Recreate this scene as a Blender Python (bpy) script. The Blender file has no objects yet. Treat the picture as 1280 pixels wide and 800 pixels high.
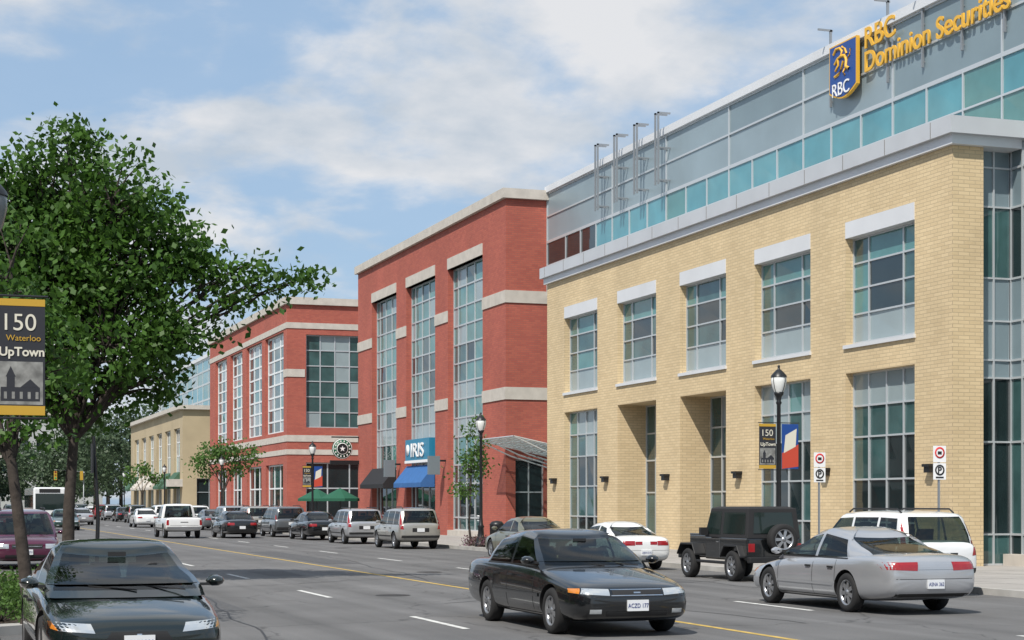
import bpy,bmesh,math,random
import numpy as np
from mathutils import Vector,Matrix
from mathutils.bvhtree import BVHTree
random.seed(7)
S=bpy.context.scene
COL=S.collection
# ---------------------------------------------------------------- materials
def nmat(name):
    m=bpy.data.materials.new(name); m.use_nodes=True
    nt=m.node_tree; b=nt.nodes['Principled BSDF']; return m,nt,b
def mat(name,col,rough=.6,metal=0.,coat=0.,var=0.,vscale=3.,bump=0.,bscale=30.,spec=.5,emit=None,vec=(1,1,1)):
    m,nt,b=nmat(name)
    b.inputs['Base Color'].default_value=(*col,1); b.inputs['Roughness'].default_value=rough
    b.inputs['Metallic'].default_value=metal; b.inputs['Coat Weight'].default_value=coat
    b.inputs['Coat Roughness'].default_value=.02
    b.inputs['Specular IOR Level'].default_value=spec
    tc=nt.nodes.new('ShaderNodeTexCoord')
    if var>0:
        mp=nt.nodes.new('ShaderNodeMapping'); mp.inputs['Scale'].default_value=vec
        n=nt.nodes.new('ShaderNodeTexNoise'); n.inputs['Scale'].default_value=vscale; n.inputs['Detail'].default_value=6
        r=nt.nodes.new('ShaderNodeMapRange'); r.inputs['From Min'].default_value=.3; r.inputs['From Max'].default_value=.7
        r.inputs['To Min'].default_value=1-var; r.inputs['To Max'].default_value=1+var
        mx=nt.nodes.new('ShaderNodeVectorMath'); mx.operation='SCALE'; mx.inputs[0].default_value=col
        nt.links.new(tc.outputs['Object'],mp.inputs[0]); nt.links.new(mp.outputs[0],n.inputs['Vector'])
        nt.links.new(n.outputs['Fac'],r.inputs[0]); nt.links.new(r.outputs[0],mx.inputs['Scale'])
        nt.links.new(mx.outputs[0],b.inputs['Base Color'])
    if bump>0:
        n=nt.nodes.new('ShaderNodeTexNoise'); n.inputs['Scale'].default_value=bscale; n.inputs['Detail'].default_value=5
        bp=nt.nodes.new('ShaderNodeBump'); bp.inputs['Strength'].default_value=bump; bp.inputs['Distance'].default_value=.02
        nt.links.new(tc.outputs['Object'],n.inputs['Vector']); nt.links.new(n.outputs['Fac'],bp.inputs['Height'])
        nt.links.new(bp.outputs[0],b.inputs['Normal'])
    return m
def brick(name,c1,c2,mortar,w=.3,h=.1,ms=.008,var=.10):
    m,nt,b=nmat(name); b.inputs['Roughness'].default_value=.85
    tc=nt.nodes.new('ShaderNodeTexCoord'); sp=nt.nodes.new('ShaderNodeSeparateXYZ'); ad=nt.nodes.new('ShaderNodeMath'); ad.operation='ADD'
    cb=nt.nodes.new('ShaderNodeCombineXYZ'); bt=nt.nodes.new('ShaderNodeTexBrick')
    nt.links.new(tc.outputs['Object'],sp.inputs[0]); nt.links.new(sp.outputs[0],ad.inputs[0]); nt.links.new(sp.outputs[1],ad.inputs[1])
    nt.links.new(ad.outputs[0],cb.inputs[0]); nt.links.new(sp.outputs[2],cb.inputs[1]); nt.links.new(cb.outputs[0],bt.inputs['Vector'])
    bt.inputs['Color1'].default_value=(*c1,1); bt.inputs['Color2'].default_value=(*c2,1); bt.inputs['Mortar'].default_value=(*mortar,1)
    bt.inputs['Scale'].default_value=1; bt.inputs['Mortar Size'].default_value=ms; bt.inputs['Mortar Smooth'].default_value=.2
    bt.inputs['Brick Width'].default_value=w; bt.inputs['Row Height'].default_value=h; bt.inputs['Bias'].default_value=-.1
    n=nt.nodes.new('ShaderNodeTexNoise'); n.inputs['Scale'].default_value=.5; n.inputs['Detail'].default_value=7
    mp=nt.nodes.new('ShaderNodeMapping'); mp.inputs['Scale'].default_value=(1,1,.6)
    nt.links.new(tc.outputs['Object'],mp.inputs[0]); nt.links.new(mp.outputs[0],n.inputs['Vector'])
    r=nt.nodes.new('ShaderNodeMapRange'); r.inputs['From Min'].default_value=.3; r.inputs['From Max'].default_value=.7
    r.inputs['To Min'].default_value=1-var; r.inputs['To Max'].default_value=1+var
    mx=nt.nodes.new('ShaderNodeVectorMath'); mx.operation='SCALE'
    nt.links.new(n.outputs['Fac'],r.inputs[0]); nt.links.new(bt.outputs['Color'],mx.inputs[0]); nt.links.new(r.outputs[0],mx.inputs['Scale'])
    nt.links.new(mx.outputs[0],b.inputs['Base Color'])
    bp=nt.nodes.new('ShaderNodeBump'); bp.inputs['Strength'].default_value=.4; bp.inputs['Distance'].default_value=.01; bp.invert=True
    nt.links.new(bt.outputs['Fac'],bp.inputs['Height']); nt.links.new(bp.outputs[0],b.inputs['Normal'])
    return m
def leafmat(name,c1,c2,trans=.35):
    m,nt,b=nmat(name); nt.nodes.remove(b)
    out=nt.nodes['Material Output']; g=nt.nodes.new('ShaderNodeNewGeometry'); tc=nt.nodes.new('ShaderNodeTexCoord')
    cr=nt.nodes.new('ShaderNodeMix'); cr.data_type='RGBA'; cr.inputs[6].default_value=(*c1,1); cr.inputs[7].default_value=(*c2,1)
    n=nt.nodes.new('ShaderNodeTexNoise'); n.inputs['Scale'].default_value=.9; n.inputs['Detail'].default_value=2
    a=nt.nodes.new('ShaderNodeMath'); a.operation='MULTIPLY_ADD'; a.inputs[1].default_value=.5
    sc=nt.nodes.new('ShaderNodeMath'); sc.operation='MULTIPLY'; sc.inputs[1].default_value=.55
    nt.links.new(tc.outputs['Object'],n.inputs['Vector']); nt.links.new(n.outputs['Fac'],sc.inputs[0])
    nt.links.new(g.outputs['Random Per Island'],a.inputs[0]); nt.links.new(sc.outputs[0],a.inputs[2]); nt.links.new(a.outputs[0],cr.inputs[0])
    d=nt.nodes.new('ShaderNodeBsdfPrincipled'); d.inputs['Roughness'].default_value=.5; d.inputs['Specular IOR Level'].default_value=.3
    t=nt.nodes.new('ShaderNodeBsdfTranslucent'); mx=nt.nodes.new('ShaderNodeMixShader'); mx.inputs[0].default_value=trans
    nt.links.new(cr.outputs[2],d.inputs['Base Color']); nt.links.new(cr.outputs[2],t.inputs[0])
    nt.links.new(d.outputs[0],mx.inputs[1]); nt.links.new(t.outputs[0],mx.inputs[2]); nt.links.new(mx.outputs[0],out.inputs[0])
    return m
YB=brick('tan_brick',(.65,.51,.31),(.57,.44,.26),(.46,.36,.23),w=.36,h=.105,ms=.011)
RB=brick('red_brick',(.41,.105,.07),(.34,.08,.058),(.25,.10,.08),w=.3,h=.1,ms=.008)
BB=brick('brown_brick',(.28,.12,.08),(.22,.10,.07),(.3,.26,.22))
BEI=mat('beige_stucco',(.42,.34,.22),.85,var=.08,vscale=.5)
CONC=mat('pale_stone',(.50,.46,.41),.8,var=.1,vscale=2)
METP=mat('pale_metal_trim',(.66,.67,.69),.45,metal=.1,var=.05,vscale=.7)
CORN=mat('cornice_metal',(.50,.52,.55),.5,metal=.1,var=.06,vscale=.6)
GPAN=mat('grey_metal_panel',(.27,.34,.375),.38,metal=.2,var=.12,vscale=.35,spec=.6)
GPAN2=mat('grey_spandrel_panel',(.21,.275,.305),.34,metal=.2,var=.12,vscale=.35,spec=.6)
FRM=mat('aluminium_frame',(.55,.58,.60),.4,metal=.4)
FRMW=mat('white_frame',(.72,.74,.75),.4)
def glassm(name,col,spec=.8,r=.03,var=.25,vs=.8):
    return mat(name,col,r,spec=spec,var=var,vscale=vs)
GD=glassm('dark_glass',(.014,.024,.026),1.)
GT=glassm('teal_glass',(.09,.22,.215),1.,var=.15)
GT2=glassm('bright_teal_glass',(.09,.26,.30),1.,var=.15)
GM=glassm('mid_green_glass',(.045,.10,.10),1.,var=.35)
GF=glassm('frosted_glass',(.27,.33,.345),.7,.12,var=.08)
BLK=mat('black_iron',(.012,.013,.015),.4,spec=.5)
def asphalt():
    m,nt,b=nmat('asphalt'); b.inputs['Roughness'].default_value=.85
    tc=nt.nodes.new('ShaderNodeTexCoord')
    def noise(scale,vec,det=6):
        mp=nt.nodes.new('ShaderNodeMapping'); mp.inputs['Scale'].default_value=vec
        n=nt.nodes.new('ShaderNodeTexNoise'); n.inputs['Scale'].default_value=scale; n.inputs['Detail'].default_value=det
        nt.links.new(tc.outputs['Object'],mp.inputs[0]); nt.links.new(mp.outputs[0],n.inputs['Vector']); return n
    a=noise(1.0,(1.3,.035,1)); c=noise(.35,(1,1,1)); f=noise(60,(1,1,1),3)
    def mr(n,lo,hi):
        r=nt.nodes.new('ShaderNodeMapRange'); r.inputs['From Min'].default_value=.3; r.inputs['From Max'].default_value=.7
        r.inputs['To Min'].default_value=lo; r.inputs['To Max'].default_value=hi; nt.links.new(n.outputs['Fac'],r.inputs[0]); return r
    ra,rc,rf=mr(a,.74,1.22),mr(c,.84,1.16),mr(f,.72,1.28)
    m1=nt.nodes.new('ShaderNodeMath'); m1.operation='MULTIPLY'; m2=nt.nodes.new('ShaderNodeMath'); m2.operation='MULTIPLY'
    nt.links.new(ra.outputs[0],m1.inputs[0]); nt.links.new(rc.outputs[0],m1.inputs[1]); nt.links.new(m1.outputs[0],m2.inputs[0]); nt.links.new(rf.outputs[0],m2.inputs[1])
    v=nt.nodes.new('ShaderNodeTexVoronoi'); v.feature='DISTANCE_TO_EDGE'; v.inputs['Scale'].default_value=.22
    wn=noise(.8,(1,1,1)); mixv=nt.nodes.new('ShaderNodeVectorMath'); mixv.operation='MULTIPLY_ADD'; mixv.inputs[1].default_value=(1.6,1.6,0)
    nt.links.new(wn.outputs['Color'],mixv.inputs[0]); nt.links.new(tc.outputs['Object'],mixv.inputs[2]); nt.links.new(mixv.outputs[0],v.inputs['Vector'])
    rk=nt.nodes.new('ShaderNodeMapRange'); rk.inputs['From Min'].default_value=.0; rk.inputs['From Max'].default_value=.008; rk.inputs['To Min'].default_value=.5; rk.inputs['To Max'].default_value=1
    nt.links.new(v.outputs['Distance'],rk.inputs[0]); m3=nt.nodes.new('ShaderNodeMath'); m3.operation='MULTIPLY'
    nt.links.new(m2.outputs[0],m3.inputs[0]); nt.links.new(rk.outputs[0],m3.inputs[1])
    sc=nt.nodes.new('ShaderNodeVectorMath'); sc.operation='SCALE'; sc.inputs[0].default_value=(.124,.122,.122)
    nt.links.new(m3.outputs[0],sc.inputs['Scale']); nt.links.new(sc.outputs[0],b.inputs['Base Color'])
    bp=nt.nodes.new('ShaderNodeBump'); bp.inputs['Strength'].default_value=.4; bp.inputs['Distance'].default_value=.01
    nt.links.new(f.outputs['Fac'],bp.inputs['Height']); nt.links.new(bp.outputs[0],b.inputs['Normal'])
    return m
ASP=asphalt()
SIDE=mat('concrete_pavement',(.34,.32,.30),.9,var=.12,vscale=.8,bump=.2)
KERB=mat('kerb_concrete',(.38,.37,.35),.9,var=.15,vscale=2)
WPAINT=mat('white_road_paint',(.58,.58,.56),.8,var=.3,vscale=6)
YPAINT=mat('yellow_road_paint',(.50,.34,.08),.8,var=.3,vscale=5)
SOIL=mat('soil',(.07,.05,.035),1.,var=.3,vscale=4,bump=.5)
GRASSM=mat('ground_grass',(.07,.10,.04),1.,var=.3,vscale=.1)
BARK=mat('bark',(.045,.036,.03),.95,var=.35,vscale=8,bump=.6,bscale=14)
LEAF=leafmat('leaves',(.028,.075,.014),(.09,.19,.028),.38)
LEAF2=leafmat('light_leaves',(.05,.11,.025),(.12,.22,.05))
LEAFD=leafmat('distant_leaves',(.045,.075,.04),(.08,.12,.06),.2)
# ---------------------------------------------------------------- mesh builder
class MB:
    def __init__(s): s.v=[];s.f=[];s.m=[];s.sm=[];s.mats=[]
    def mi(s,m):
        if m not in s.mats: s.mats.append(m)
        return s.mats.index(m)
    def face(s,pts,m,smooth=False):
        i=len(s.v); s.v+= [tuple(p) for p in pts]; s.f.append(tuple(range(i,i+len(pts)))); s.m.append(s.mi(m) if not isinstance(m,int) else m); s.sm.append(smooth)
    def add(s,vs,fs,m,smooth=False):
        i=len(s.v); s.v+=[tuple(p) for p in vs]
        for k,f in enumerate(fs):
            s.f.append(tuple(j+i for j in f)); mm=m[k] if isinstance(m,list) else m
            s.m.append(s.mi(mm) if not isinstance(mm,int) else mm); s.sm.append(smooth)
    def box(s,x0,x1,y0,y1,z0,z1,m):
        vs=[(x,y,z) for x in(x0,x1) for y in(y0,y1) for z in(z0,z1)]
        s.add(vs,[(0,1,3,2),(4,6,7,5),(0,4,5,1),(2,3,7,6),(0,2,6,4),(1,5,7,3)],m)
    def boxP(s,P,a0,a1,z0,z1,d0,d1,m):
        vs=[P(a,z,d) for a in(a0,a1) for d in(d0,d1) for z in(z0,z1)]
        s.add(vs,[(0,1,3,2),(4,6,7,5),(0,4,5,1),(2,3,7,6),(0,2,6,4),(1,5,7,3)],m)
    def lathe(s,prof,c,m,n=20,axis='z'):
        vs=[];fs=[]
        for r,z in prof:
            for k in range(n):
                a=2*math.pi*k/n
                if axis=='z': vs.append((c[0]+r*math.cos(a),c[1]+r*math.sin(a),c[2]+z))
                elif axis=='y': vs.append((c[0]+r*math.cos(a),c[1]+z,c[2]+r*math.sin(a)))
                else: vs.append((c[0]+z,c[1]+r*math.cos(a),c[2]+r*math.sin(a)))
        for i in range(len(prof)-1):
            for k in range(n):
                k2=(k+1)%n; fs.append((i*n+k,i*n+k2,(i+1)*n+k2,(i+1)*n+k))
        s.add(vs,fs,m,True)
    def tube(s,path,rs,m,n=8):
        path=[Vector(p) for p in path]; vs=[];fs=[]
        for i,p in enumerate(path):
            d=(path[min(i+1,len(path)-1)]-path[max(i-1,0)]).normalized()
            a=d.orthogonal().normalized() if abs(d.z)<.9 else Vector((1,0,0)).cross(d).normalized()
            b=d.cross(a)
            for k in range(n):
                t=2*math.pi*k/n; vs.append(p+(a*math.cos(t)+b*math.sin(t))*rs[i])
        for i in range(len(path)-1):
            for k in range(n):
                k2=(k+1)%n; fs.append((i*n+k,i*n+k2,(i+1)*n+k2,(i+1)*n+k))
        s.add(vs,fs,m,True)
    def obj(s,name,parent=None,world=True,bevel=0):
        me=bpy.data.meshes.new(name); me.from_pydata(s.v,[],s.f)
        for m in s.mats: me.materials.append(m)
        me.polygons.foreach_set('material_index',s.m); me.polygons.foreach_set('use_smooth',s.sm); me.update()
        return link(me,name,parent,world,bevel)
def link(me,name,parent=None,world=True,bevel=0):
    o=bpy.data.objects.new(name,me); COL.objects.link(o)
    if parent:
        o.parent=parent
        if world: o.matrix_parent_inverse=Matrix.Translation(-Vector(parent.location))
    if bevel:
        b=o.modifiers.new('bevel','BEVEL'); b.width=bevel; b.segments=2; b.limit_method='ANGLE'
    return o
def group(name,loc=(0,0,0),rz=0):
    e=bpy.data.objects.new(name,None); e.empty_display_size=.5; COL.objects.link(e); e.location=loc; e.rotation_euler=(0,0,rz); return e
def text(s,size,loc,rot,m,parent=None,world=True,ext=.01,align='LEFT',name='lettering',bold=0,sx=1):
    c=bpy.data.curves.new(name,'FONT'); c.body=s; c.size=size; c.extrude=ext; c.align_x=align; c.offset=bold
    c.materials.append(m); o=bpy.data.objects.new(name,c); COL.objects.link(o); o.location=loc; o.rotation_euler=rot; o.scale=(sx,1,1)
    if parent:
        o.parent=parent
        if world: o.matrix_parent_inverse=Matrix.Translation(-Vector(parent.location))
    return o
PX=lambda x0:(lambda s,z,d:(x0+d,s,z))      # facade facing -X
PY=lambda y0:(lambda s,z,d:(s,y0+d,z))      # facade facing -Y
def wall(mb,P,s0,s1,z0,z1,ops,m):
    ss=sorted({s0,s1,*[o[0] for o in ops],*[o[1] for o in ops]}); zz=sorted({z0,z1,*[o[2] for o in ops],*[o[3] for o in ops]})
    for i in range(len(ss)-1):
        for j in range(len(zz)-1):
            c=((ss[i]+ss[i+1])/2,(zz[j]+zz[j+1])/2)
            if any(o[0]<c[0]<o[1] and o[2]<c[1]<o[3] for o in ops): continue
            mb.face([P(ss[i],zz[j],0),P(ss[i+1],zz[j],0),P(ss[i+1],zz[j+1],0),P(ss[i],zz[j+1],0)],m)
    for o in ops:
        a,b,c,d,dp=o[:5]
        mb.face([P(a,c,0),P(a,d,0),P(a,d,dp),P(a,c,dp)],m); mb.face([P(b,c,0),P(b,d,0),P(b,d,dp),P(b,c,dp)],m)
        mb.face([P(a,d,0),P(b,d,0),P(b,d,dp),P(a,d,dp)],m); mb.face([P(a,c,0),P(b,c,0),P(b,c,dp),P(a,c,dp)],m)
def glazing(mb,P,s0,s1,z0,z1,dp,cols,rows,mf,fr=FRM,w=.06,pr=.05,jit=.010):
    for i in range(len(cols)-1):
        for j in range(len(rows)-1):
            m=mf(i,j); J=lambda:dp+random.uniform(-jit,jit)
            mb.face([P(cols[i],rows[j],J()),P(cols[i+1],rows[j],J()),P(cols[i+1],rows[j+1],J()),P(cols[i],rows[j+1],J())],m)
    for i,c in enumerate(cols):
        a,b=c-w/2,c+w/2
        if i==0:a,b=c,c+w
        if i==len(cols)-1:a,b=c-w,c
        mb.boxP(P,a,b,z0,z1,dp-pr,dp+.02,fr)
    for j,r in enumerate(rows):
        a,b=r-w/2,r+w/2
        if j==0:a,b=r,r+w
        if j==len(rows)-1:a,b=r-w,r
        mb.boxP(P,s0,s1,a,b,dp-pr+.004,dp+.018,fr)
def lin(a,b,n): return [a+(b-a)*i/n for i in range(n+1)]
def fr(a,b,fs):
    t=[a]; 
    for f in fs: t.append(t[-1]+f*(b-a)/sum(fs))
    t[-1]=b; return t
pick=lambda *c:random.choice(c)
# ---------------------------------------------------------------- ground, road
g=MB(); g.face([(-1500,-1500,-.02),(1500,-1500,-.02),(1500,1500,-.02),(-1500,1500,-.02)],GRASSM); g.obj('ground')
g=MB(); g.face([(.8,-60,0),(20.8,-60,0),(20.8,300,0),(.8,300,0)],ASP)
g.obj('road')
g=MB(); g.box(-9,.8,-60,300,-.01,.13,SIDE); g.box(20.95,60,-60,300,-.01,.13,SIDE)
JT=mat('pavement_joint',(.16,.15,.14),.9,var=.1)
for y in range(-10,200,2): g.box(20.96,26.98,y,y+.02,.13,.1315,JT)
for x in (22.5,24,25.5): g.box(x,x+.02,-10,200,.13,.1312,JT)
g.obj('pavement')
g=MB(); g.box(.8,.95,-60,25.3,-.01,.135,KERB); g.box(.8,.95,45.2,300,-.01,.135,KERB); g.box(20.78,20.95,-60,300,-.01,.136,KERB)
bp=[(.8,25.2),(2.9,26.6),(3.5,28),(3.5,43),(2.9,44.2),(.8,45.3)]
top=[(x,y,.14) for x,y in bp]; bot=[(x,y,-.01) for x,y in bp]
g.face(top,KERB); 
for i in range(5): g.face([bot[i],bot[i+1],top[i+1],top[i]],KERB)
bi=[(.7,25.7),(2.7,26.9),(3.25,28.2),(3.25,42.8),(2.7,43.8),(.7,44.8)]
g.face([(x,y,.146) for x,y in bi],SOIL)
g.obj('kerb')
g=MB()
def dash(x,y0,y1,w,m): g.face([(x-w/2,y0,.004),(x+w/2,y0,.004),(x+w/2,y1,.004),(x-w/2,y1,.004)],m)
dash(11.45,-20,290,.12,YPAINT)
y=-11.4
while y<280:
    dash(7.8,y,y+3,.12,WPAINT); dash(14.85,y+2.2,y+5.2,.12,WPAINT); y+=9
g.obj('road_markings')
g=MB(); IRON=mat('manhole_iron',(.05,.045,.04),.6,metal=.5,var=.3,vscale=30)
for (x,y) in [(9.2,34),(13.2,45),(6.2,52),(16.8,70)]:
    g.lathe([(0,.008),(.34,.008),(.36,.004)],(x,y,0),IRON,24)
g.obj('manhole_covers')
PATCH=mat('fresh_asphalt',(.085,.085,.088),.85,var=.2,vscale=10,bump=.3)
TAR=mat('crack_sealant',(.03,.03,.032),.6,var=.2,vscale=20)
g=MB()
for x0,x1,y0,y1 in [(4.4,5.5,30,38),(12.0,13.0,52,66),(8.6,9.5,44,47),(16.2,17.4,37,40.5)]: g.face([(x0,y0,.003),(x1,y0,.003),(x1+.1,y1,.003),(x0-.05,y1,.003)],PATCH)
rr=random.Random(4)
for (x,y,dx,dy,n) in [(4.6,21,.05,.9,18),(9.4,31,.35,.25,14),(13.2,24,-.08,.8,20),(17.9,30,.02,.9,16),(5.5,38,.5,.3,12),(11.7,40,.05,1.0,24),(14.2,36,.4,.2,10)]:
    px,py=x,y
    for k in range(n):
        qx,qy=px+dx+rr.uniform(-.12,.12),py+dy+rr.uniform(-.15,.15); L=math.hypot(qx-px,qy-py); nx,ny=-(qy-py)/L*.018,(qx-px)/L*.018
        g.face([(px+nx,py+ny,.0035),(px-nx,py-ny,.0035),(qx-nx,qy-ny,.0035),(qx+nx,qy+ny,.0035)],TAR); px,py=qx,qy
g.obj('road_repair_patches')
# ---------------------------------------------------------------- tan building
B=group('tan_brick_office_building',(34,57,0)); P=PX(27.)
w=MB(); gl=MB(); tr=MB()
bays=[(42.75+6.07*k,42.75+6.07*k+3.87) for k in range(5)]
ops=[(a,b,6.7,10.5,.34) for a,b in bays]
for k,(a,b) in enumerate(bays): ops.append((a,b,.13 if k in(2,3) else .5,5.86,1.35 if k in (2,3) else .34))
wall(w,P,40.85,73.1,.1,11.8,ops,YB)
w.face([(27,40.85,.1),(28,40.85,.1),(28,40.85,11.8),(27,40.85,11.8)],YB)
w.face([(28,40.85,.1),(28,41.4,.1),(28,41.4,11.8),(28,40.85,11.8)],YB)
w.face([(27,73.1,.1),(29.1,73.1,.1),(29.1,73.1,11.8),(27,73.1,11.8)],YB)
w.box(29.25,45,30,79,.1,12,GPAN2)
w.obj('walls',B)
for k,(a,b) in enumerate(bays):
    cols=fr(a,b,[.26,.5,.24]); rows=fr(6.76,10.0,[.28,.24,.24,.24])
    glazing(gl,P,a,b,6.76,10.0,.3,cols,rows,lambda i,j:GF if j==0 else pick(GM,GD,GT,GM) if j<3 else pick(GM,GT,GT),w=.055)
    tr.boxP(P,a+.003,b-.003,10.0,10.497,-.02,.33,METP)
    tr.boxP(P,a-.06,b+.06,6.61,6.72,-.07,.32,METP)
    if k not in(2,3):
        rows=[.5,1.3,2.6,3.9,4.85,5.86]; cols=fr(a,b,[.26,.24,.26,.24])
        glazing(gl,P,a,b,.5,5.86,.3,cols,rows,lambda i,j:pick(GD,GD,GM) if j<3 else pick(GM,GM,GF) if j==3 else pick(GF,GF,GT),w=.055)
        tr.boxP(P,a-.05,b+.05,.35,.5,-.06,.3,METP)
    else:
        rows=[.13,2.3,3.6,4.7,5.86]; cols=lin(a,b,4)
        glazing(gl,P,a,b,.13,5.86,1.3,cols,rows,lambda i,j:pick(GD,GM,GD) if j<2 else pick(GM,GF),w=.06)
gl.obj('windows',B)
tr.box(26.72,29.14,40.5,73.35,12.03,12.5,CORN); tr.box(26.86,29.13,40.66,73.2,11.76,12.035,METP)
for k in range(14): tr.box(26.71,26.73,41.5+k*2.4,41.515+k*2.4,12.04,12.49,JT)
for yy in [41.8]+[bays[k][1]+1.1 for k in range(5)]:
    tr.boxP(P,yy-.14,yy+.14,2.74,2.96,-.22,.0,BLK); tr.boxP(P,yy-.17,yy+.17,2.9,2.98,-.27,-.0,BLK)
tr.obj('cornice_and_trim',B)
cw=MB(); Q=PY(41.3)
rows=[.13,1.0,3.6,5.4,5.9,7.0,8.2,10.2,11.3,12.05]
cm=[GM,GD,GD,GPAN2,GPAN2,GPAN2,GM,GPAN2,GPAN2]
glazing(cw,Q,28,29.2,.13,12.05,0,[28,28.62,29.2],rows,lambda i,j:cm[j],w=.05)
R=PX(29.2)
cols=[29+1.95*i for i in range(7)]; cols=[c for c in cols if c<41.2]+[41.28]
glazing(cw,R,29,41.28,.13,12.0,0,cols,rows,lambda i,j:pick(GD,GM) if cm[j] in(GD,GM) else cm[j],w=.06)
U=PX(29.15); cols=[]; yv=30.0
while yv<79: cols.append(yv); yv+=1.93
cols[-1]=78.9
glazing(cw,U,30,78.9,12.0,14.6,0,cols,[12.0,13.45,14.6],lambda i,j:(pick(GD,GD,GM) if cols[i]>72 else pick(GT2,GT2,GT2,GT)),w=.06)  # far-end panes dark: a dark reflection put into the teal row's colour
cols3=cols[::3]; cols3[-1]=78.9
glazing(cw,U,30,78.9,14.6,17.0,0,cols3,[14.6,15.85,17.0],lambda i,j:pick(GPAN,GPAN,GPAN2),w=.07,jit=.008)
cw.box(29.0,45,29.9,78.88,17.0,17.3,METP)
cw.box(29.17,45,30,78.85,12.0,17.0,GPAN2)
cw.box(28.9,45,28.9,41.22,.1,.45,CONC)
cw.obj('glazed_upper_storey',B)
FRM2=mat('galvanised_steel',(.30,.32,.34),.5,metal=.5)
sf=MB()
def hook(y,z0,z1,arm=.45,x=28.62):
    sf.box(x-.035,x+.035,y-.035,y+.035,z0,z1,FRM2)
    sf.box(x-.035,29.15,y-.035,y+.035,z1-.07,z1,FRM2)
    for z in (z0+.15,(z0+z1)/2): sf.box(x,29.15,y-.03,y+.03,z,z+.05,FRM2)
for yv in (64.4,66.6,68.8,71.0): 
    hook(yv,14.9,17.85); hook(yv+.3,14.9,17.85)
for yv in (51.2,47.6,45.6,43.5,41.4,39.4): hook(yv,15.2,17.8,x=29.08)
for yv in (51.2,47.6,45.6,43.5,41.4): sf.box(28.6,29.1,yv-.03,yv+.03,17.75,17.81,FRM2)
sf.obj('sign_support_frames',B)
SG=group('bank_sign',(29,48,15.5))
NAVY=mat('navy_sign',(.012,.06,.26),.35); GOLD=mat('gold_lettering',(.72,.40,.04),.45); WHT=mat('white_sign',(.8,.8,.8),.5)
def shield(mb,yc,zc,wd,ht,x,m,th=.06):
    pts=[(-wd/2,ht/2),(wd/2,ht/2),(wd/2,-ht/2+.28)]; n=10
    for i in range(1,n): 
        t=i/n; pts.append((wd/2-wd*t,-ht/2+.28-.28*math.sin(math.pi*t)))
    pts.append((-wd/2,-ht/2+.28))
    a=[(x,yc-p[0],zc+p[1]) for p in pts]; b=[(x+th,yc-p[0],zc+p[1]) for p in pts]
    mb.face(a,m); mb.face(b,m)
    for i in range(len(a)): j=(i+1)%len(a); mb.face([a[i],a[j],b[j],b[i]],m)
sb=MB(); shield(sb,50.0,16.16,1.76,1.84,28.85,GOLD,.12); shield(sb,50.0,16.16,1.66,1.75,28.84,NAVY,.05)
def stroke(pts,r): sb.tube([(28.83,50.0-a*.8,16.36+b*.75) for a,b in pts],[r]*len(pts),GOLD,6)
stroke([(-.7,.55),(-.5,.75),(-.2,.72),(0,.55),(-.1,.35),(-.35,.3),(-.6,.1)],.05)
stroke([(-.1,.35),(.2,.3),(.35,.1),(.3,-.2),(.55,-.35)],.06); stroke([(.35,.1),(.6,.25),(.65,.5)],.035)
stroke([(-.35,.3),(-.3,0),(-.55,-.2)],.045); stroke([(.1,.1),(-.05,-.2),(-.3,-.4),(-.6,-.45)],.05); stroke([(0,.75),(.2,.6),(.35,.35)],.04)
stroke([(.3,-.2),(.1,-.4),(.2,-.55)],.04)
sb.obj('shield',SG)
RT=(math.pi/2,0,-math.pi/2)
text('RBC',.62,(28.82,50.68,15.36),RT,WHT,SG,ext=.01,bold=.0,name='shield_lettering')
text('RBC',.94,(29.0,48.9,16.58),RT,GOLD,SG,ext=.025,bold=.012,name='upper_lettering',sx=1.08)
text('Dominion Securities',.92,(29.0,48.9,15.82),RT,GOLD,SG,ext=.025,bold=.012,name='lower_lettering',sx=1.04)
# ---------------------------------------------------------------- red building 1
B=group('red_brick_commercial_building',(34,93,0)); P=PX(27.); w=MB(); gl=MB(); tr=MB()
rb=[(82.5,88.5),(90.9,96.8),(99.0,104.8)]
wall(w,P,78.9,108.4,.1,16.65,[(a,b,.4,14.4,.4) for a,b in rb],RB)
wall(w,PY(78.9),27,45,.1,16.65,[(27.5,29.0,.13,4.0,.3)],RB)
w.face([(27,108.4,.1),(45,108.4,.1),(45,108.4,16.65),(27,108.4,16.65)],RB)
w.obj('walls',B)
for k,(a,b) in enumerate(rb):
    cols=fr(a,b,[.14,.24,.24,.24,.14]); rows=[.4,1.1,2.9,3.9,5.4,6.4,7.4,8.3,9.3,10.3,11.3,12.3,13.35,14.4]
    glazing(gl,P,a,b,.4,14.4,.36,cols,rows,lambda i,j:pick(GD,GD,GM) if j<3 else GF if j==4 else (pick(GT,GT,GM,GF) if j not in(7,8) else pick(GM,GD,GT)),w=.08)
    tr.boxP(P,a-.003,b+.003,14.4,14.98,-.05,.38,CONC)
    tr.boxP(P,a,b,.13,.42,-.04,.38,CONC)
glazing(gl,PY(78.9),27.5,29.0,.13,4.0,.25,[27.5,28.25,29.0],[.13,2.4,4.0],lambda i,j:GD)
gl.obj('windows',B)
edges=[78.9,*[e for ab in rb for e in ab],108.4]
for i in range(0,len(edges),2):
    for z0,z1 in((6.9,7.5),(11.6,12.2)): tr.boxP(P,edges[i]-(.05 if i==0 else 0),edges[i+1],z0,z1,-.05,.0,CONC)
for z0,z1 in((6.9,7.5),(11.6,12.2)): tr.box(27.003,45,78.85,78.9,z0,z1,CONC)
tr.box(26.8,45.1,78.7,108.6,16.65,17.12,CONC)
BLUE=mat('blue_canvas',(.03,.12,.32),.8,var=.1,vscale=3); BLKC=mat('black_canvas',(.015,.015,.018),.8)
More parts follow.
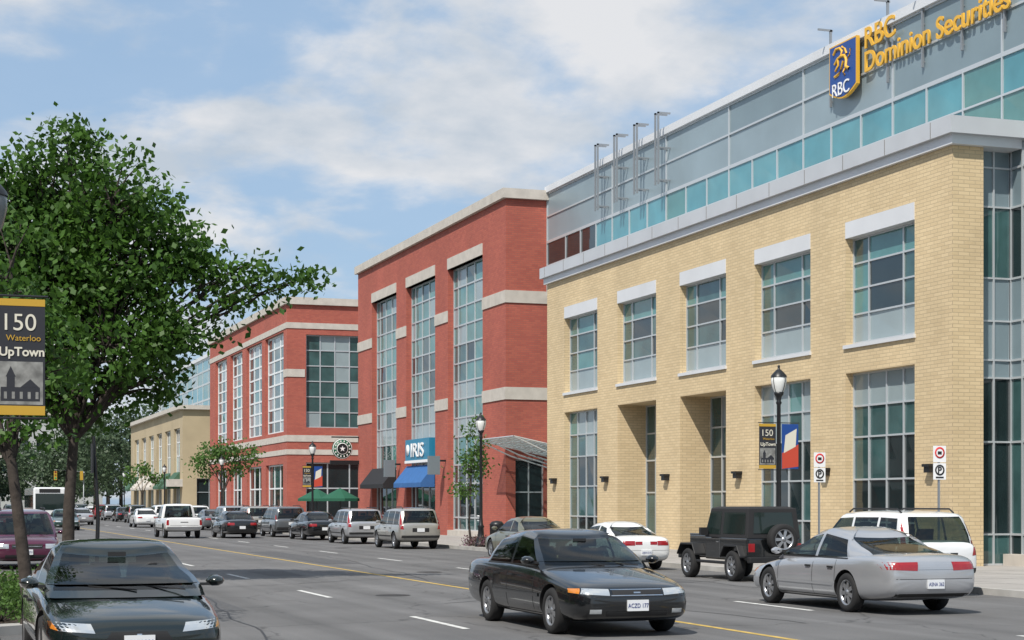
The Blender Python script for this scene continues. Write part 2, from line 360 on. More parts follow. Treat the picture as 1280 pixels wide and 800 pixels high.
def awn(y0,y1,z0,z1,m,pr=1.1,x=27.):
    tr.face([(x,y0,z1),(x,y1,z1),(x-pr,y1,z0+.25),(x-pr,y0,z0+.25)],m); tr.face([(x-pr,y0,z0+.25),(x-pr,y1,z0+.25),(x-pr,y1,z0),(x-pr,y0,z0)],m)
    for yy in(y0,y1): tr.face([(x,yy,z1),(x-pr,yy,z0+.25),(x-pr,yy,z0),(x,yy,z0)],m)
awn(91.,96.7,2.75,4.0,BLUE,.8); awn(99.1,104.7,2.75,4.0,BLKC,.8); 
tr.obj('bands_and_awnings',B)
sh=MB(); SIGNB=mat('cyan_sign',(.02,.20,.34),.4)
sh.boxP(P,91.4,96.3,4.3,5.5,-.2,.3,SIGNB); sh.boxP(P,91.3,96.4,4.15,4.3,-.22,.3,WHT)
GRY=mat('grey_sign_box',(.16,.19,.21),.5)
for yv in(88.9,98.1): sh.box(26.0,26.65,yv-.1,yv+.1,3.4,4.4,GRY); sh.box(26.65,27,yv-.04,yv+.04,4.1,4.2,BLK)
sh.obj('shop_sign_boards',B)
text('IRIS',1.1,(26.76,95.1,4.5),RT,WHT,B,ext=.02,bold=.01,name='shop_lettering',sx=1.6)
lg=MB(); lg.lathe([(0,0),(.32,0),(.32,.05),(0,.05)],(26.76,95.75,4.9),WHT,24,'x'); lg.obj('shop_logo',B)
CS=group('coffee_shop_sign',(25.9,108,5.3)); c=MB(); DG=mat('green_sign',(.01,.10,.05),.5)
c.lathe([(0,-.08),(.66,-.08),(.66,.08),(0,.08)],(25.9,108.2,5.35),DG,28,'y')
c.lathe([(.60,-.09),(.64,-.09),(.64,-.085),(.60,-.085)],(25.9,108.2,5.35),WHT,28,'y')
c.lathe([(.34,-.09),(.38,-.09),(.38,-.085),(.34,-.085)],(25.9,108.2,5.35),WHT,28,'y')
c.lathe([(0,-.085),(.33,-.086)],(25.9,108.2,5.35),BLK,20,'y')
for k in range(5):
    a=math.pi/2+k*2*math.pi/5; c.face([(25.9+.2*math.cos(a),108.1,5.35+.2*math.sin(a)),(25.9+.08*math.cos(a+.63),108.1,5.35+.08*math.sin(a+.63)),(25.9,108.1,5.35),(25.9+.08*math.cos(a-.63),108.1,5.35+.08*math.sin(a-.63))],WHT)
for k in range(14):
    a=2*math.pi*k/14; c.box(25.9+.49*math.cos(a)-.035,25.9+.49*math.cos(a)+.035,108.105,108.115,5.35+.49*math.sin(a)-.05,5.35+.49*math.sin(a)+.05,WHT)
c.box(25.1,27.2,108.1,108.3,4.35,4.6,BLK); c.box(25.2,27.0,108.12,108.28,6.06,6.14,BLK); c.obj('disc_and_bracket',CS)
def seeglass(name,col,a=.45):
    m,nt,b=nmat(name); out=nt.nodes['Material Output']; b.inputs['Base Color'].default_value=(*col,1); b.inputs['Roughness'].default_value=.05
    t=nt.nodes.new('ShaderNodeBsdfTransparent'); t.inputs[0].default_value=(.75,.85,.85,1); x=nt.nodes.new('ShaderNodeMixShader')
    tc=nt.nodes.new('ShaderNodeTexCoord'); n=nt.nodes.new('ShaderNodeTexNoise'); n.inputs['Scale'].default_value=2; mr=nt.nodes.new('ShaderNodeMapRange'); mr.inputs['To Min'].default_value=a-.12; mr.inputs['To Max'].default_value=a+.12
    nt.links.new(tc.outputs['Object'],n.inputs['Vector']); nt.links.new(n.outputs['Fac'],mr.inputs[0]); nt.links.new(mr.outputs[0],x.inputs[0]); nt.links.new(t.outputs[0],x.inputs[1]); nt.links.new(b.outputs[0],x.inputs[2]); nt.links.new(x.outputs[0],out.inputs[0]); return m
CN=group('glass_canopy',(26,76,4.5)); c=MB(); CG=seeglass('canopy_glass',(.25,.36,.36),.5)
def cp(t,y): return (29.1-3.6*t,y,4.15+.75*t)
for i in range(8):
    for j in range(4):
        y0=73.4+i*.68; t0=j/4; t1=(j+1)/4
        c.face([cp(t0+.01,y0+.02),cp(t1-.01,y0+.02),cp(t1-.01,y0+.64),cp(t0+.01,y0+.64)],CG)
for i in range(9):
    y0=73.4+i*.68-.01; a=cp(0,y0); b=cp(1,y0); c.tube([a,b],[.045,.03],FRM,6)
    if i%2==0: c.tube([(29.1,y0,3.6),(27.2,y0,4.15),b],[.035,.035,.025],FRM,6)
for t in lin(0,1,4): c.tube([cp(t,73.38),cp(t,78.85)],[.035,.035],FRM,6)
c.obj('glass_and_ribs',CN)
# ---------------------------------------------------------------- red building 2
B=group('red_brick_commercial_building',(34,149,0)); w=MB(); gl=MB(); tr=MB()
st=[(132.3,139.8),(141.2,148.2),(150.2,156.3),(158.2,164.5)]
gw=[(132.5,139.5,.4,4.9,.35),(141.4,148,.4,4.9,.35),(150.4,156,.4,4.9,.35),(158.4,164.3,.4,4.9,.35)]
wall(w,P,131,167.8,.1,17.2,[(a,b,7.4,15.2,.35) for a,b in st]+gw,RB)
wall(w,PY(131),27,45,.1,17.2,[(28.5,35.5,7.7,14.9,.35),(28.5,35.5,.4,5.0,.35)],RB); w.obj('walls',B)
for a,b in st:
    glazing(gl,P,a,b,7.4,15.2,.3,fr(a,b,[1,1,1]),lin(7.4,15.2,8),lambda i,j:pick(GT,GF,GM,GM),fr=FRMW,w=.14)
for a,b,*_ in gw: glazing(gl,P,a,b,.4,4.9,.3,lin(a,b,3),[.4,3,4.9],lambda i,j:pick(GD,GM),fr=FRMW,w=.12)
glazing(gl,PY(131),28.5,35.5,7.7,14.9,.3,lin(28.5,35.5,6),lin(7.7,14.9,6),lambda i,j:pick(GM,GM,GM,GF),fr=FRM,w=.08)
glazing(gl,PY(131),28.5,35.5,.4,5,.3,lin(28.5,35.5,4),[.4,3,5],lambda i,j:GD,w=.1)
gl.obj('windows',B)
for z0,z1 in((5.6,6.0),(6.6,7.1),(15.35,15.8)): tr.boxP(P,130.95,167.8,z0,z1,-.05,0,CONC); tr.box(27.003,45,130.95,131,z0,z1,CONC)
tr.boxP(P,130.95,132.2,11.6,12.2,-.05,0,CONC); tr.box(27.003,28.4,130.95,131,11.6,12.2,CONC)
tr.box(26.8,45,130.8,168,17.2,17.75,CONC)
tr.obj('bands_and_cornice',B)
# ---------------------------------------------------------------- beige building
B=group('beige_retail_building',(34,210,0)); w=MB(); gl=MB(); tr=MB()
bb=[(188+7.3*k,188+7.3*k+4.6) for k in range(6)]
wall(w,P,186,233,.1,11.9,[(a,b,1,10,.4) for a,b in bb],BEI); wall(w,PY(186),27,45,.1,11.9,[(28.5,34,.4,4.5,.3)],BEI); w.obj('walls',B)
for a,b in bb: glazing(gl,P,a,b,1,10,.35,lin(a,b,3),[1,3.5,5,7,8.5,10],lambda i,j:pick(GD,GM,GT),fr=FRMW,w=.12)
glazing(gl,PY(186),28.5,34,.4,4.5,.25,lin(28.5,34,4),[.4,3,4.5],lambda i,j:GD)
glazing(gl,PX(31.0),170,233,12,18.2,0,lin(170,233,16),[12,13.5,15.3,16.8,18.2],lambda i,j:pick(GT2,GT,GF),fr=FRM,w=.2)
gl.obj('windows',B)
GRN=mat('green_canvas',(.04,.10,.06),.8); ORG=mat('orange_canvas',(.40,.18,.07),.8)
for k,(a,b) in enumerate(bb): awn(a,b,3.4,5.2,pick(GRN,ORG,CONC),1.4)
tr.box(26.5,45,185.6,233.4,11.9,12.35,CONC); tr.box(30.8,45,169.8,233.2,18.2,18.6,METP); tr.box(31.1,45,170,233,12,18.2,GPAN)
tr.box(25.5,27,186,188,3.6,4.4,CONC)
tr.obj('awnings_and_roof',B)
B=group('distant_office_building',(20,330,0)); w=MB()
DB=mat('distant_concrete',(.42,.42,.42),.9,var=.1,vscale=.2)
wall(w,PY(330),0,33,0,18,[(1+4*i,3.6+4*i,3+4.2*j,5.4+4.2*j,.5) for i in range(8) for j in range(3)],DB); w.face([(0,330.5,0),(33,330.5,0),(33,330.5,17.9),(0,330.5,17.9)],GD); w.box(-1,34,329.5,345,18,18.6,CONC); w.obj('walls',B)
B=group('distant_brick_building',(5,285,0)); w=MB()
wall(w,PY(285),-8,12.5,0,9,[(-6+3*i,-4.2+3*i,1+4*j,3.2+4*j,.3) for i in range(6) for j in range(2)],BB); w.face([(-8,285.3,0),(12.5,285.3,0),(12.5,285.3,9),(-8,285.3,9)],GD); w.box(-8.3,12.8,284.6,300,9,9.4,CONC); w.obj('walls',B)
yy=-25.
for i,(L,h,m) in enumerate([(22,9,BB),(18,11.5,CONC),(24,8.5,RB),(20,10.5,BEI),(26,9.5,BB),(30,12,CONC)]):
    B=group('street_row_building',(-13,yy+L/2,0)); w=MB(); gl=MB()
    PM=lambda s,z,d:(-9-d,s,z)
    n=int(L//4); op=[(yy+1+4*k,yy+3.4+4*k,4.8+3.3*j,6.8+3.3*j,.2) for k in range(n) for j in range(int((h-5)//3.3)+0 or 1)]+[(yy+.8,yy+L-.8,.5,3.6,.3)]
    wall(w,PM,yy,yy+L,.1,h,op,m); w.box(-26,-8.9,yy,yy+L,h,h+.3,CONC); w.face([(-9,yy,.1),(-26,yy,.1),(-26,yy,h),(-9,yy,h)],m)
    w.obj('walls',B); gl.face([(-9.25,yy,.1),(-9.25,yy+L,.1),(-9.25,yy+L,h),(-9.25,yy,h)],GD); gl.obj('windows',B); yy+=L+.5
# ---------------------------------------------------------------- trees
RV=Vector((.9449,-.3272,0)); FV=Vector((.3272,.9449,0))
def leaves(cents,sig,npc,size,m,name,parent,rng,flat=.75):
    C=np.repeat(np.array(cents),npc,axis=0); n=len(C)
    s=np.repeat(rng.uniform(.7,1.25,len(cents))*sig,npc)[:,None]
    p=C+rng.normal(size=(n,3))*s*np.array([1,1,flat])
    d=rng.normal(size=(n,3)); d[:,2]-=.35; d/=np.linalg.norm(d,axis=1)[:,None]
    q=rng.normal(size=(n,3)); q=np.cross(d,q); q/=np.linalg.norm(q,axis=1)[:,None]
    L=size*rng.uniform(.7,1.35,n)[:,None]
    V=np.stack([p,p+d*L*.5+q*L*.32,p+d*L,p+d*L*.5-q*L*.32],axis=1).reshape(-1,3)
    me=bpy.data.meshes.new(name); me.vertices.add(n*4); me.vertices.foreach_set('co',V.ravel())
    me.loops.add(n*4); me.loops.foreach_set('vertex_index',np.arange(n*4)); me.polygons.add(n)
    me.polygons.foreach_set('loop_start',np.arange(n)*4); me.polygons.foreach_set('loop_total',np.full(n,4)); me.update(calc_edges=True)
    me.materials.append(m); link(me,name,parent)
def tree(name,base,lobes,fork,tr,dens,npc,size,sig,m,seed,tips=None):
    rng=np.random.default_rng(seed); rd=random.Random(seed); B=group(name,base); b=Vector(base); w=MB()
    fk=b+Vector((tips[0],tips[1],fork)) if tips else b+Vector((0,0,fork))
    mid=(b+fk)/2+Vector((rd.uniform(-.08,.08),rd.uniform(-.08,.08),0))
    w.tube([b-Vector((0,0,.1)),b+Vector((0,0,.25)),mid,fk],[tr*1.5,tr*1.05,tr*.9,tr*.75],BARK,10)
    cents=[]
    for (r,f,z,rr,rz) in lobes:
        c=b+RV*r+FV*f; c=Vector((c.x,c.y,z)); v=c-fk
        m1=fk+v*.4+Vector((0,0,.12*v.length)); m2=fk+v*.75+Vector((rd.uniform(-.15,.15),rd.uniform(-.15,.15),.08*v.length))
        w.tube([fk-Vector((0,0,.1)),m1,m2,c],[tr*.5,tr*.32,tr*.2,tr*.08],BARK,6)
        k=max(3,int(dens*rr*rr*rz))
        for _ in range(k):
            u=Vector(rng.normal(size=3)).normalized()*(rng.uniform(.1,1)**.45)*1.06
            q=c+Vector((u.x*rr,u.y*rr,u.z*rz)); cents.append(tuple(q))
            s=m1.lerp(c,rd.uniform(.2,1)); w.tube([s,s.lerp(q,.5)+Vector((0,0,.08)),q],[.03*tr/.12,.018*tr/.12,.006],BARK,4)
    w.obj('trunk_and_limbs',B); leaves(cents,sig,npc,size,m,'leaves',B,rng)
lobB=[(0,.3,9.5,1.15,1.15),(.1,0,10.2,.7,.6),(-.8,0,9.9,.7,.6),(1.2,-.4,9.0,1.1,1.0),(1.8,.2,8.7,.7,.7),(-.8,.5,8.3,1.5,1.4),(1.7,0,7.6,1.5,1.2),(3.0,.3,7.7,.85,.6),(3.9,0,7.35,.8,.35),(4.7,-.2,7.1,.7,.3),
 (5.4,0,7.1,.4,.22),(4.0,.3,6.5,.7,.4),(2.9,-.3,5.9,1.0,.7),(1.3,-.6,6.0,1.4,1.2),(-.5,.6,6.4,1.6,1.4),(1.6,.4,4.75,.9,.5),(.1,.2,4.5,1.2,.7),(-1.3,0,4.6,1.2,.9),(2.4,.2,5.0,.5,.35),(-1.9,.3,7.2,1.2,1.2),(-2.2,0,5.8,1.2,1.2),(.3,0,7.4,1.2,1.2),(-1.6,0,9.0,.9,.9),(3.4,0,6.9,.6,.4)]
tree('broadleaf_tree',(3.35,41.5,.14),lobB,3.3,.15,20,56,.17,.27,LEAF,3,tips=(.15,.1))
lobA=[(-.05,.2,2.95,.6,.35),(-.8,0,3.9,.8,.6),(.0,.3,4.0,.75,.6),(-.2,0,5.0,.75,.7),(-.5,.3,5.9,.6,.5),(-1.3,0,5.0,.8,.8),(-.9,0,3.1,.6,.35),(-.4,0,4.4,.8,.7)]
tree('broadleaf_tree',(1.55,25.9,.14),lobA,2.4,.10,26,56,.12,.22,LEAF,5,tips=(-.25,.1))
tree('young_tree',(21.5,67.3,.13),[(0,0,2.6,.75,.5),(-.1,0,3.4,.8,.6),(.1,0,4.2,.65,.6),(0,0,5.0,.4,.5)],1.8,.05,34,34,.14,.2,LEAF2,8)
tree('young_tree',(21.6,128,.13),[(-1.4,0,5.2,1.2,.7),(0,0,5.9,1.4,.8),(1.5,0,5.3,1.2,.7),(.7,0,4.6,1.2,.5),(-.8,0,4.3,1.,.5)],2.6,.1,11,36,.24,.34,LEAF2,9)
tree('young_tree',(21.5,176,.13),[(-1.,0,4.6,1.0,.7),(0,0,5.3,1.1,.8),(1.2,0,4.7,1.,.7)],2.6,.1,9,34,.28,.34,LEAF2,10)
def shrub(name,pts,n,size,m,seed,stem=True):
    rng=np.random.default_rng(seed); B=group(name,pts[0][:3]); w=MB(); cs=[]
    for x,y,z,r in pts:
        for _ in range(int(n*r*r)+4):
            u=rng.normal(size=3); u/=np.linalg.norm(u); u[2]=abs(u[2]); q=(x+u[0]*r,y+u[1]*r,z+u[2]*r*.9); cs.append(q)
            w.tube([(x,y,z),q],[.012,.004],BARK,4)
    w.obj('stems',B); leaves(cs,.1,22,size,m,'leaves',B,rng)
shrub('shrub',[(1.7,27.3,.15,.45),(1.2,26.4,.15,.4),(2.2,28.5,.15,.5),(1.4,28.8,.15,.6),(.9,27.6,.15,.6),(2.6,30,.15,.5),(1.8,31,.15,.6)],110,.07,LEAF2,21)
PURP=leafmat('purple_flowers',(.16,.03,.12),(.08,.10,.03),.2)
shrub('flower_planter',[(21.4,62+i*.8,.15,.35) for i in range(7)],90,.08,PURP,22)
rng=np.random.default_rng(5); B=group('distant_trees',(20,270,0)); cs=[];w=MB()
for x,y,h,r in [(27,262,16,5),(32,258,17,5),(23,275,14,5),(37,262,18,6),(24,250,13,4.5),(19,290,10,5),(13,300,11,5),(8,282,10,4),(3,279,11,4),(-3,276,12,5),(30,272,15,6),(16,310,13,5),(42,270,17,6),(22,268,12,4)]:
    w.tube([(x,y,0),(x,y,h*.6)],[.35,.2],BARK,6)
    for _ in range(90):
        u=rng.normal(size=3);u/=np.linalg.norm(u);t=rng.uniform(.3,1)**.4; cs.append((x+u[0]*r*t,y+u[1]*r*t,h*.6+u[2]*h*.42*t))
w.obj('trunks',B); leaves(cs,.7,26,.55,LEAFD,'leaves',B,rng)
# ---------------------------------------------------------------- street lamps
GLOBE=mat('lamp_globe',(.75,.76,.74),.25,spec=.6); GLOBE2=mat('shaded_lamp_globe',(.12,.13,.13),.25,spec=.6,var=.2)  # second globe darker: shade on the near left lantern put into its colour
def banner(mb,P0,x0,x1,z0,z1,kind,tx,par):
    y=P0
    BK=BNK; 
    if kind=='uptown':
        mb.box(x0,x1,y-.006,y+.006,z0,z1,BK); h=z1-z0; wd=x1-x0
        mb.box(x0,x1,y-.009,y+.009,z1-.06*h,z1,GOLDC); mb.box(x0,x1,y-.009,y+.009,z0,z0+.08*h,GOLDC)
        mb.box(x0+.02,x1-.02,y-.0085,y+.0085,z0+.09*h,z0+.46*h,PHOTO)
        bx=x0+.05; mb.box(bx,x1-.05,y-.010,y+.010,z0+.12*h,z0+.24*h,BK); mb.box(bx+.12*wd,bx+.28*wd,y-.0105,y+.0105,z0+.24*h,z0+.33*h,BK)
        mb.face([(bx+.10*wd,y-.0107,z0+.33*h),(bx+.30*wd,y-.0107,z0+.33*h),(bx+.2*wd,y-.0107,z0+.42*h)],BK)
        mb.face([(x0+.5*wd,y-.0107,z0+.24*h),(x1-.12*wd,y-.0107,z0+.24*h),(x0+.7*wd,y-.0107,z0+.31*h)],BK)
        for i in range(5): mb.box(bx+.03+i*.16*wd,bx+.03+i*.16*wd+.06*wd,y-.0112,y,z0+.14*h,z0+.2*h,PHOTO)
        f=wd/.48
        text('150',.24*f,(x0+.04*f,y-.012,z1-.27*h),(math.pi/2,0,0),CREAM,par,ext=.001,name='number')
        text('Waterloo',.085*f,(x0+.1*f,y-.012,z1-.36*h),(math.pi/2,0,0),GOLDC,par,ext=.001)
        text('UpTown',.125*f,(x0+.03*f,y-.012,z1-.49*h),(math.pi/2,0,0),CREAM,par,ext=.001,bold=.003)
    else:
        mb.box(x0,x1,y-.006,y+.006,z0,z1,NAVY); h=z1-z0
        mb.face([(x0,y-.009,z0),(x1,y-.009,z0+.05*h),(x1,y-.009,z0+.55*h),(x0,y-.009,z0+.35*h)],REDC)
        mb.face([(x0+.05,y-.010,z0+.35*h),(x1-.08,y-.010,z0+.5*h),(x1-.05,y-.010,z1-.1*h),(x0+.1,y-.010,z1-.25*h)],CREAM)
BNK=mat('black_canvas_banner',(.02,.022,.03),.7); GOLDC=mat('gold_canvas',(.5,.3,.03),.7); PHOTO=mat('grey_print',(.22,.22,.21),.7,var=.45,vscale=9); CREAM=mat('cream_print',(.65,.62,.52),.7); REDC=mat('red_print',(.5,.06,.03),.7)
def lamp(x,y,h=5.45,ban=None,gb=None):
    B=group('street_lamp',(x,y,.13)); mb=MB(); c=(x,y,.13); H=h-.13
    mb.lathe([(.24,0),(.24,.12),(.2,.16),(.18,.3),(.13,.42),(.11,.75),(.14,.8),(.09,.88),(.065,1.2),(.05,H-1.05),(.08,H-1.0),(.055,H-.95),(.07,H-.85),(.12,H-.78),(.13,H-.72),(0,H-.72)],c,BLK,20)
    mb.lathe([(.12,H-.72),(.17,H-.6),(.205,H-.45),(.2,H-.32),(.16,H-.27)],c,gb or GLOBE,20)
    mb.lathe([(.215,H-.33),(.2,H-.28),(.13,H-.2),(.08,H-.15),(.035,H-.12),(.03,H-.06),(.04,H-.03),(.0,H)],c,BLK,20)
    for k in range(4):
        a=k*math.pi/2+.4; ca,sa=math.cos(a),math.sin(a)
        mb.tube([(x+r*ca,y+r*sa,.13+z) for r,z in((.125,H-.72),(.178,H-.6),(.212,H-.45),(.207,H-.32))],[.009]*4,BLK,5)
    if ban:
        for sgn,kind in ban:
            z1,z0=(3.95,2.78)
            x0,x1=(x+.09,x+.57) if sgn>0 else (x-.57,x-.09)
            for z in(z1+.03,z0-.03): mb.tube([(x,y,z),(x+sgn*.6,y,z)],[.012,.012],BLK,6)
            banner(mb,y,x0,x1,z0,z1,kind,None,B)
    mb.obj('post_and_lantern',B)
lamp(21.3,40.2,5.5,[(-1,'uptown'),(1,'flag')])
lamp(21.3,65.3,5.5)
lamp(21.3,96.2,5.4,[(-1,'uptown'),(1,'flag')]); lamp(21.3,127,5.4); lamp(21.3,158,5.4); lamp(21.3,190,5.4); 
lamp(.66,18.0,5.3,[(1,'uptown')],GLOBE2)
REDS=mat('sign_red',(.6,.02,.02),.5); GRNS=mat('sign_black',(.02,.02,.02),.5)
def psign(x,y):
    B=group('parking_sign',(x,y,.13)); mb=MB()
    mb.box(x-.02,x+.02,y-.02,y+.02,.1,3.15,FRM2)
    RT2=(math.pi/2,0,0)
    for z,kind in((2.8,'no'),(2.42,'p')):
        mb.box(x-.16,x+.16,y-.035,y-.025,z-.02,z+.34,WHT)
        if kind=='no':
            mb.lathe([(.09,0),(.125,0),(.125,.004),(.09,.004)],(x,y-.041,z+.19),REDS,24,'y'); mb.box(x-.05,x+.05,y-.039,y-.036,z+.15,z+.22,BLK)
        else:
            mb.lathe([(.085,0),(.12,0),(.12,.004),(.085,.004)],(x,y-.041,z+.19),GRNS,24,'y'); mb.box(x-.1,x+.1,y-.039,y-.036,z+.01,z+.045,BLK)
    mb.obj('post_and_plates',B); text('P',.2,(x-.055,y-.04,2.42+.12),RT2,BLK,B,ext=.001,bold=.006)
psign(21.2,32.6); psign(21.2,37.9)
B=group('sign_post',(3.4,36,.14)); mb=MB(); mb.tube([(3.45,35.8,.1),(3.5,35.9,1.6),(3.42,36,3.25)],[.045,.04,.035],BLK,8); mb.box(3.38,3.41,35.8,36.2,2.5,3.1,BLK); mb.obj('post',B)
B=group('traffic_light',(20.5,238,0)); mb=MB(); mb.tube([(21.3,238,0),(21.3,238,6),(17.5,238,6.3)],[.12,.1,.06],FRM2,8)
YS=mat('signal_yellow',(.45,.28,.03),.5)
for xx in (17.6,21.0): mb.box(xx-.2,xx+.2,237.6,237.9,4.9,6.1,YS)
for z,cc in((5.95,(.2,.01,.01)),(5.55,(.2,.1,.01)),(5.15,(.02,.3,.1))): mb.lathe([(0,0),(.13,.0)],(17.6,237.58,z),mat('signal_lens',cc,.3),12,'y')
mb.obj('mast_and_heads',B)
GU=mat('umbrella_green',(.01,.09,.05),.8)
for (x,y) in [(24.9,104.6),(24.6,109.8)]:
    B=group('patio_umbrella',(x,y,.13)); mb=MB()
    mb.tube([(x,y,.1),(x,y,2.8)],[.03,.03],BLK,6); 
    for k in range(8):
        a0=k*math.pi/4;a1=a0+math.pi/4; p=[(x+1.25*math.cos(a),y+1.25*math.sin(a),2.15) for a in(a0,a1)]
        mb.face([(x,y,2.8),p[0],p[1]],GU); mb.face([p[0],p[1],(p[1][0],p[1][1],1.98),(p[0][0],p[0][1],1.98)],GU)
    mb.lathe([(0,.75),(.4,.75),(.4,.78),(0,.78)],(x,y,.1),METP,16); mb.obj('canopy_and_table',B)
B=group('litter_bin',(21.6,64.2,.13)); mb=MB(); mb.lathe([(.24,0),(.28,.3),(.28,.85),(.3,.9),(.2,1.02),(0,1.05)],(21.6,64.2,.13),BLK,16); mb.obj('bin',B)
# ---------------------------------------------------------------- vehicles
def carglass():
    m,nt,b=nmat('car_glass'); nt.nodes.remove(b); out=nt.nodes['Material Output']
    t=nt.nodes.new('ShaderNodeBsdfTransparent'); gq=nt.nodes.new('ShaderNodeBsdfGlossy'); gq.inputs['Roughness'].default_value=.02
    lw=nt.nodes.new('ShaderNodeLayerWeight'); lw.inputs[0].default_value=.5
    pw=nt.nodes.new('ShaderNodeMath'); pw.operation='POWER'; pw.inputs[1].default_value=4.5; f=nt.nodes.new('ShaderNodeMath'); f.operation='MULTIPLY_ADD'; f.inputs[1].default_value=.8; f.inputs[2].default_value=.06
    nt.links.new(lw.outputs['Facing'],pw.inputs[0]); nt.links.new(pw.outputs[0],f.inputs[0])
    x=nt.nodes.new('ShaderNodeMixShader')
    tc=nt.nodes.new('ShaderNodeTexCoord'); n=nt.nodes.new('ShaderNodeTexNoise'); n.inputs['Scale'].default_value=3
    cr=nt.nodes.new('ShaderNodeMix'); cr.data_type='RGBA'; cr.inputs[6].default_value=(.25,.31,.29,1); cr.inputs[7].default_value=(.36,.43,.40,1)
    nt.links.new(tc.outputs['Object'],n.inputs['Vector']); nt.links.new(n.outputs['Fac'],cr.inputs[0]); nt.links.new(cr.outputs[2],t.inputs[0])
    nt.links.new(f.outputs[0],x.inputs[0]); nt.links.new(t.outputs[0],x.inputs[1]); nt.links.new(gq.outputs[0],x.inputs[2]); nt.links.new(x.outputs[0],out.inputs[0]); return m
CG_=mat('soft_top_window',(.014,.024,.022),.03,spec=.6); CGT=carglass(); CB=mat('car_black_plastic',(.015,.015,.016),.55); CL=mat('headlamp',(.55,.58,.6),.12,metal=.5,coat=1)
CRD=mat('tail_lamp',(.30,.008,.012),.15,coat=1); CCH=mat('chrome',(.65,.66,.68),.12,metal=1.); CAM=mat('amber_lamp',(.6,.2,.02),.2,coat=1); CPL=mat('licence_plate',(.7,.72,.74),.5)
SEAT=mat('seat_fabric',(.10,.10,.105),.9,var=.2,vscale=8)
TYRE=mat('tyre_rubber',(.016,.016,.017),.85); RIM=mat('alloy_rim',(.42,.43,.45),.3,metal=.8)
SLOTS=[None,CGT,CB,CL,CRD,CCH,CAM,CPL,SEAT]
PT,GLS,PLA,HL,TL,CH,AM,PL,ST=range(9)
def paint(name,c,metal=.3,rough=.28):
    return mat('paint_'+name,c,rough,metal=metal,coat=1.,var=.05,vscale=1)
KB=dict(
 sedan=dict(st=[(2.58,.34,.55,.60),(2.5,.24,.66,.77),(2.3,.20,.72,.87),(1.9,.19,.79,.91),(1.5,.19,.85,.93),(1.0,.19,.92,.93),(0,.19,.95,.93),(-1.0,.19,.97,.93),(-1.65,.20,.98,.92),(-2.2,.23,.97,.89),(-2.46,.27,.92,.82),(-2.56,.40,.78,.70)],
   belt=.92,roof=1.44,ws=(1.15,.35),rg=(-1.85,-1.0),side=[(.95,.26,1),(-.18,-.16,0),(-.27,-.25,1),(-1.22,-1.0,0),(-1.32,-1.1,0)],wf=1.58,wr=-1.22,R=.325,ins=(.09,.27),droop=.07),
 cab=dict(st=[(2.58,.34,.52,.62),(2.5,.24,.62,.80),(2.3,.19,.68,.89),(1.9,.18,.76,.94),(1.45,.18,.83,.955),(1.0,.18,.89,.955),(0,.18,.93,.955),(-1.0,.19,.96,.955),(-1.7,.2,.985,.94),(-2.2,.24,.99,.91),(-2.48,.30,.94,.83),(-2.58,.42,.80,.72)],
   belt=.90,roof=1.43,ws=(1.5,.35),rg=(-2.05,-.85),side=[(1.22,.22,1),(-.05,-.08,0),(-.14,-.17,1),(-1.2,-.88,0),(-1.3,-.96,0)],wf=1.62,wr=-1.25,R=.335,ins=(.10,.30),droop=.10),
 coupe=dict(st=[(2.3,.34,.55,.55),(2.24,.24,.64,.72),(2.05,.20,.70,.82),(1.7,.19,.77,.85),(1.2,.19,.85,.86),(.8,.19,.90,.86),(0,.19,.92,.86),(-1.0,.19,.94,.86),(-1.5,.20,.95,.85),(-1.95,.24,.95,.82),(-2.2,.28,.9,.76),(-2.3,.42,.78,.66)],
   belt=.89,roof=1.35,ws=(1.0,.3),rg=(-1.75,-.85),side=[(.8,.2,1),(-.5,-.42,0),(-.58,-.5,1),(-1.3,-.85,0),(-1.4,-.95,0)],wf=1.38,wr=-1.22,R=.31,ins=(.09,.27),droop=.08),
 suv=dict(st=[(2.3,.40,.72,.66),(2.22,.30,.86,.80),(2.0,.27,.93,.88),(1.4,.26,1.0,.90),(.95,.26,1.04,.91),(0,.26,1.06,.91),(-1.2,.27,1.07,.91),(-2.0,.3,1.08,.89),(-2.22,.34,1.06,.85),(-2.3,.42,.96,.79)],
   belt=1.0,roof=1.68,ws=(1.15,.45),rg=(-2.24,-2.0),side=[(.98,.36,1),(-.12,-.12,0),(-.2,-.2,1),(-1.1,-1.1,0),(-1.18,-1.18,1),(-1.95,-1.78,0),(-2.08,-1.88,0)],wf=1.42,wr=-1.35,R=.35,ins=(.06,.20),droop=.04),
 van=dict(st=[(2.4,.36,.66,.66),(2.32,.27,.78,.82),(2.1,.23,.86,.9),(1.6,.22,.95,.94),(1.2,.22,1.0,.95),(0,.22,1.02,.95),(-1.5,.23,1.03,.95),(-2.1,.27,1.03,.93),(-2.32,.32,1.01,.9),(-2.4,.42,.9,.84)],
   belt=.96,roof=1.70,ws=(1.75,.75),rg=(-2.34,-2.1),side=[(1.5,.62,1),(.35,.3,0),(.27,.22,1),(-.85,-.85,0),(-.93,-.93,1),(-2.0,-1.88,0),(-2.12,-1.98,0)],wf=1.52,wr=-1.4,R=.33,ins=(.08,.23),droop=.05),
 pickup=dict(st=[(2.75,.42,.80,.72),(2.68,.34,.96,.88),(2.4,.32,1.03,.94),(1.7,.32,1.08,.97),(1.2,.32,1.10,.97),(0,.32,1.10,.97),(-1.2,.34,1.10,.97),(-2.4,.38,1.11,.97),(-2.66,.42,1.11,.955),(-2.72,.46,1.06,.94)],
   belt=1.06,roof=1.82,ws=(1.2,.55),rg=(-.62,-.52),side=[(1.0,.45,1),(.1,.1,0),(.02,.02,1),(-.42,-.38,0),(-.52,-.46,0)],wf=1.75,wr=-1.6,R=.39,ins=(.07,.2),droop=.02))
